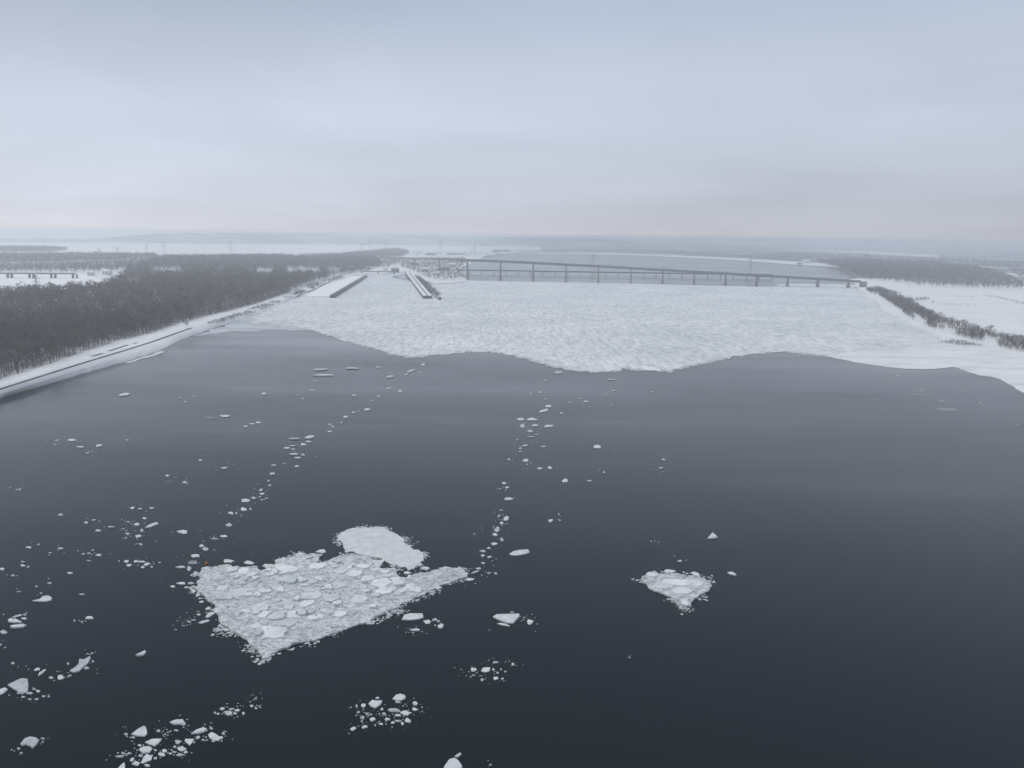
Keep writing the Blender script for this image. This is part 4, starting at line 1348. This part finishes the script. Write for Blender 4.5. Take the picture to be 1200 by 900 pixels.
def raft(px, label, seed, mat, zc, amp, spacing, name='ice_raft', seg=1.2, ramp_=0.12):
    rng = random.Random(seed)
    P = [at(u, v, zc) for u, v in px]
    c = sum(P, Vector()) / len(P)
    Q = roughen([Vector((p.x - c.x, p.y - c.y, 0)) for p in P], seg * .6, ramp_ * 1.6, rng)
    poly = [(q.x, q.y) for q in Q]
    root = empty(name, (c.x, c.y, 0))
    tag(root, label, 'ice raft')
    me = fill_mesh(poly, spacing, lambda x, y: max(.06, zc + amp * fbm(x + seed * 31, y, .35)), .2, seed, 'rubble_ice')
    o = link('rubble_ice', me, mat, root)
    return root, c, poly


RAFT = [(233, 672), (236, 665), (250, 664), (267, 661), (285, 664), (300, 663), (306, 668), (320, 664), (332, 657), (345, 652), (357, 649.5), (370, 649), (378, 650), (374, 657), (371, 661),
        (380, 658), (392, 653), (407, 650), (422, 650.5), (434, 652), (438, 661), (446, 666), (455, 665), (465, 668), (468, 675), (478, 677), (492, 671), (507, 668), (525, 666), (540, 665.5),
        (549, 671), (543, 677), (528, 682), (513, 687), (500, 691.5), (492, 698), (480, 705), (463, 713), (440, 723), (413, 733), (393, 742), (372, 748), (347, 753), (330, 760), (318, 764.5),
        (316, 769), (311, 771), (306.5, 770), (305, 765), (292, 753), (280, 743), (268, 735), (258, 729), (253, 718), (244, 704), (236, 695), (229, 688)]
r1, c1, poly1 = raft(RAFT, 'huge arrowhead raft of refrozen ice rubble with bright slabs, pointing at the viewer', 3, M['raft'], .38, .22, 1.0)
rr = random.Random(8)
# slabs locked in the raft: the ice sheet broke into angular plates, packed again with gaps of dark slush between them
ZONE = [(238, 668), (262, 667), (296, 667), (330, 662), (360, 652.5), (374, 651.5), (384, 661), (408, 653), (428, 654), (440, 664), (468, 674), (500, 676), (505, 683), (470, 698), (432, 716), (404, 722), (372, 727), (352, 742), (330, 752),
        (312, 757), (300, 738), (282, 716), (268, 700), (250, 684)]
zone = [(p.x - c1.x, p.y - c1.y) for p in (at(u, v, .5) for u, v in ZONE)]
KEY = [(247, 675, 2.6), (288, 670, 2.0), (352, 660, 2.6), (412, 656, 2.4), (421, 702, 2.2), (388, 701, 2.2), (364, 699, 2.0), (447, 683, 2.6), (322, 742, 3.0), (338, 679, 2.0), (305, 712, 2.2), (400, 668, 2.0)]
seeds = []
for u, v, r in KEY:
    p = at(u, v, .5)
    seeds.append((p.x - c1.x, p.y - c1.y, r))
tries = 0
zx, zy = [p[0] for p in zone], [p[1] for p in zone]
while len(seeds) < 260 and tries < 9000:
    tries += 1
    x, y = rr.uniform(min(zx), max(zx)), rr.uniform(min(zy), max(zy))
    r = rr.choice((.45, .55, .6, .7, .8, 1.0, 1.2, 1.7, 2.3))
    if inside(zone, x, y) and all((x - a) ** 2 + (y - b_) ** 2 > (.74 * (r + s_)) ** 2 for a, b_, s_ in seeds):
        seeds.append((x, y, r))


def clip_cell(k):
    """power-diagram cell of seed k, clipped to a loose box"""
    x, y, r = seeds[k]
    e = r * 1.75
    cell = [(x - e, y - e * .8), (x + e, y - e * .9), (x + e * .9, y + e), (x - e * .95, y + e * .85)]
    for m_, (a, b_, s_) in enumerate(seeds):
        if m_ == k:
            continue
        nx, ny = a - x, b_ - y
        d2 = nx * nx + ny * ny
        t = (d2 + r * r - s_ * s_) / 2
        out = []
        for q in range(len(cell)):
            p0, p1 = cell[q], cell[(q + 1) % len(cell)]
            f0 = (p0[0] - x) * nx + (p0[1] - y) * ny - t
            f1 = (p1[0] - x) * nx + (p1[1] - y) * ny - t
            if f0 <= 0:
                out.append(p0)
            if (f0 < 0) != (f1 < 0):
                w_ = f0 / (f0 - f1)
                out.append((p0[0] + (p1[0] - p0[0]) * w_, p0[1] + (p1[1] - p0[1]) * w_))
        cell = out
        if len(cell) < 3:
            return None
    return cell


def slab_from(cell, parent, z, tilt, gap, mat):
    cx, cy = sum(p[0] for p in cell) / len(cell), sum(p[1] for p in cell) / len(cell)
    P = [Vector((p[0] - cx, p[1] - cy, 0)) * gap for p in cell]
    P = [p for i_, p in enumerate(P) if (p - P[i_ - 1]).length > .12]
    if len(P) < 3:
        return
    P = roughen(P, .7, .2, rr)
    th = rr.uniform(.16, .40)
    n = len(P)
    m = MB()
    tv = [(p.x * .95, p.y * .95, th + .03 * rr.uniform(-1, 1)) for p in P]
    m.add([(p.x * 1.02, p.y * 1.02, -.25) for p in P] + [(p.x, p.y, th * .8) for p in P] + tv + [(p.x * .45, p.y * .45, th + .07 * rr.uniform(-1, 1)) for p in P] + [(0, 0, th)], [])
    for k in range(n):
        q = (k + 1) % n
        for w_ in range(3):
            m.f.append((w_ * n + k, w_ * n + q, (w_ + 1) * n + q, (w_ + 1) * n + k))
        m.f.append((3 * n + k, 3 * n + q, 4 * n))
    o = m.build('ice_slab', mat, parent, (cx, cy, z))
    o.rotation_euler = (rr.gauss(0, tilt), rr.gauss(0, tilt), 0)


n_slab = 0
for k in range(len(seeds)):
    if n_slab >= 98:
        break
    big = seeds[k][2] >= 1.1
    if k >= len(KEY) and rr.random() < (.12 if big else .42):
        continue
    cell = clip_cell(k)
    if not cell or not all(inside(poly1, *p) for p in cell):
        continue
    slab_from(cell, r1, .46 + rr.uniform(-.12, .12), .035 if big else .06, rr.uniform(.78, .97), M['slab'])
    n_slab += 1

# melt holes and leads on the raft: sunken slush seen between slabs
SLUSH = [(396, 631), (399, 625), (405, 621), (414, 618.5), (428, 618), (443, 617), (452, 619.5), (462, 624), (472, 631), (480, 639), (484, 644), (490, 644), (496, 647), (497, 653), (492, 659), (486, 665), (479, 668),
         (475, 664), (464, 661.5), (455, 659), (447, 654), (438, 653), (427, 650), (413, 646), (406, 645), (403, 639), (400, 634)]
r2, c2, poly2 = raft(SLUSH, 'smooth rounded pad of white snowy slush behind the big arrowhead raft', 5, M['floe_snow'], .22, .06, 1.1, 'slush_pad', 1.0, .12)
SMALL = [(751.5, 680), (752, 675.5), (757, 672), (761, 670), (767, 668.8), (772, 672), (781, 671.8), (789, 671.8), (794, 674), (804, 674.5), (812, 675), (819, 676), (825, 677.5), (829.5, 682), (834, 686.5),
         (832, 690), (827, 693), (822, 696), (814, 701), (811.5, 704), (809, 708), (810.5, 710), (804, 711), (799, 708.5), (797.5, 702.5), (789, 700), (777, 695), (760, 688)]
r3, c3, poly3 = raft(SMALL, 'small kite-shaped raft of pale refrozen ice in the dark water at right', 9, M['raft'], .40, .20, .6, 'ice_raft', .8, .10)
for (u, v, w, h, s) in ((764, 673, 13, 6, 0), (792, 682, 40, 9, 0), (815, 683, 20, 8, 0), (800, 692, 26, 8, 0), (803, 706, 10, 6, 0), (777, 686, 24, 8, 0)):
    p, a, b_ = at(u, v, .5), at(u + w / 2, v, .5), at(u, v - h / 2, .5)
    n = rr.randint(7, 9)
    pts = []
    for k in range(n):
        g_ = 2 * math.pi * (k + rr.uniform(-.3, .3)) / n
        pts.append((math.cos(g_) * (a - p).length * rr.uniform(.75, 1), math.sin(g_) * (b_ - p).length * rr.uniform(.75, 1)))
    o = floe_mesh(pts, .16, rr).build('ice_slab', M['slab'], r3, (p.x - c3.x, p.y - c3.y, .40))

# ---- brash: the uncounted crumbs round the floes
crumb = MB()
rb = random.Random(4)


def chip(x, y, s):
    n = rb.randint(4, 5)
    a0 = rb.uniform(0, 6.28)
    ring = [(x + math.cos(a0 + 6.283 * k / n) * s * rb.uniform(.6, 1.2), y + math.sin(a0 + 6.283 * k / n) * s * rb.uniform(.6, 1.2)) for k in range(n)]
    t = min(.16, .05 + s * .15) * rb.uniform(.75, 1.25)
    vs = [(a, b_, -.05) for a, b_ in ring] + [(a, b_, t) for a, b_ in ring]
    crumb.add(vs, [(k, (k + 1) % n, n + (k + 1) % n, n + k) for k in range(n)] + [tuple(range(n, 2 * n))])


for phrase, axis, end, group, items in CL:
    if 'thin grey patches' in phrase:
        continue
    dens = 10 if 'bottom' in phrase else 8 if ('bottom' in phrase or 'raft' in phrase or 'little' in phrase) else 7 if 'trail' in phrase else 4
    for it in items:
        u, v, w, h = it[:4]
        for k in range(rb.randint(0, dens) * (rb.random() < .75)):
            p = at(u + rb.gauss(0, w * .8 + 1.5), v + rb.gauss(0, h * .7 + .7))
            chip(p.x, p.y, rb.uniform(.10, .32) * max(.8, mpp(p) / .22) * .8)
for poly, c in ((poly1, c1), (poly2, c2), (poly3, c3)):
    for i in range(len(poly)):
        a = poly[i]
        cl_ = mnoise.noise((a[0] * .22 + 7, a[1] * .22, 1.5))
        for k in range(int(max(0, cl_ + .05) * 14)):
            r = abs(rb.gauss(0, .8 + 1.4 * max(0, cl_))) + .05
            L_ = math.hypot(*a)
            s_ = 1 + r / max(L_, 1)
            chip(c.x + a[0] * s_ + rb.gauss(0, .4), c.y + a[1] * s_ + rb.gauss(0, .4), rb.choice((.1, .14, .2, .3, .5)) * rb.uniform(.7, 1.2))
# crumbs off the front of the pack ice
for (u0, v0), (u1, v1) in zip(EDGE, EDGE[1:]):
    for k in range(14):
        t = rb.random()
        p = at(u0 + (u1 - u0) * t, v0 + (v1 - v0) * t + rb.gauss(0, .7) + .3)
        chip(p.x, p.y, rb.choice((.4, .7, 1.2, 1.8, 2.6, 3.6)))
tag(crumb.build('brash_ice', M['floe_grey']), 'fine crumbs of brash ice strewn round the floes', 'brash ice', kind='stuff')

# ---- buoy frozen in at the raft's left corner
bp = at(241.5, 661)
buoy = empty('channel_buoy', bp)
buoy.rotation_euler = (.1, .25, 0)
buoy.scale = (.9, .9, .72)
m = MB()
m.bar((0, 0, -.5), (0, 0, .7), .42, .42, 12)
m.build('float_body', M['orange'], buoy)
m = MB()
m.bar((0, 0, .7), (0, 0, 1.5), .36, .1, 10)
m.build('cone_top', M['orange'], buoy)
m = MB()
m.bar((0, 0, 1.5), (0, 0, 1.75), .09, .09, 8)
m.build('lantern', M['steel'], buoy)
tag(buoy, 'small orange channel buoy caught in the ice at the raft left corner', 'buoy')
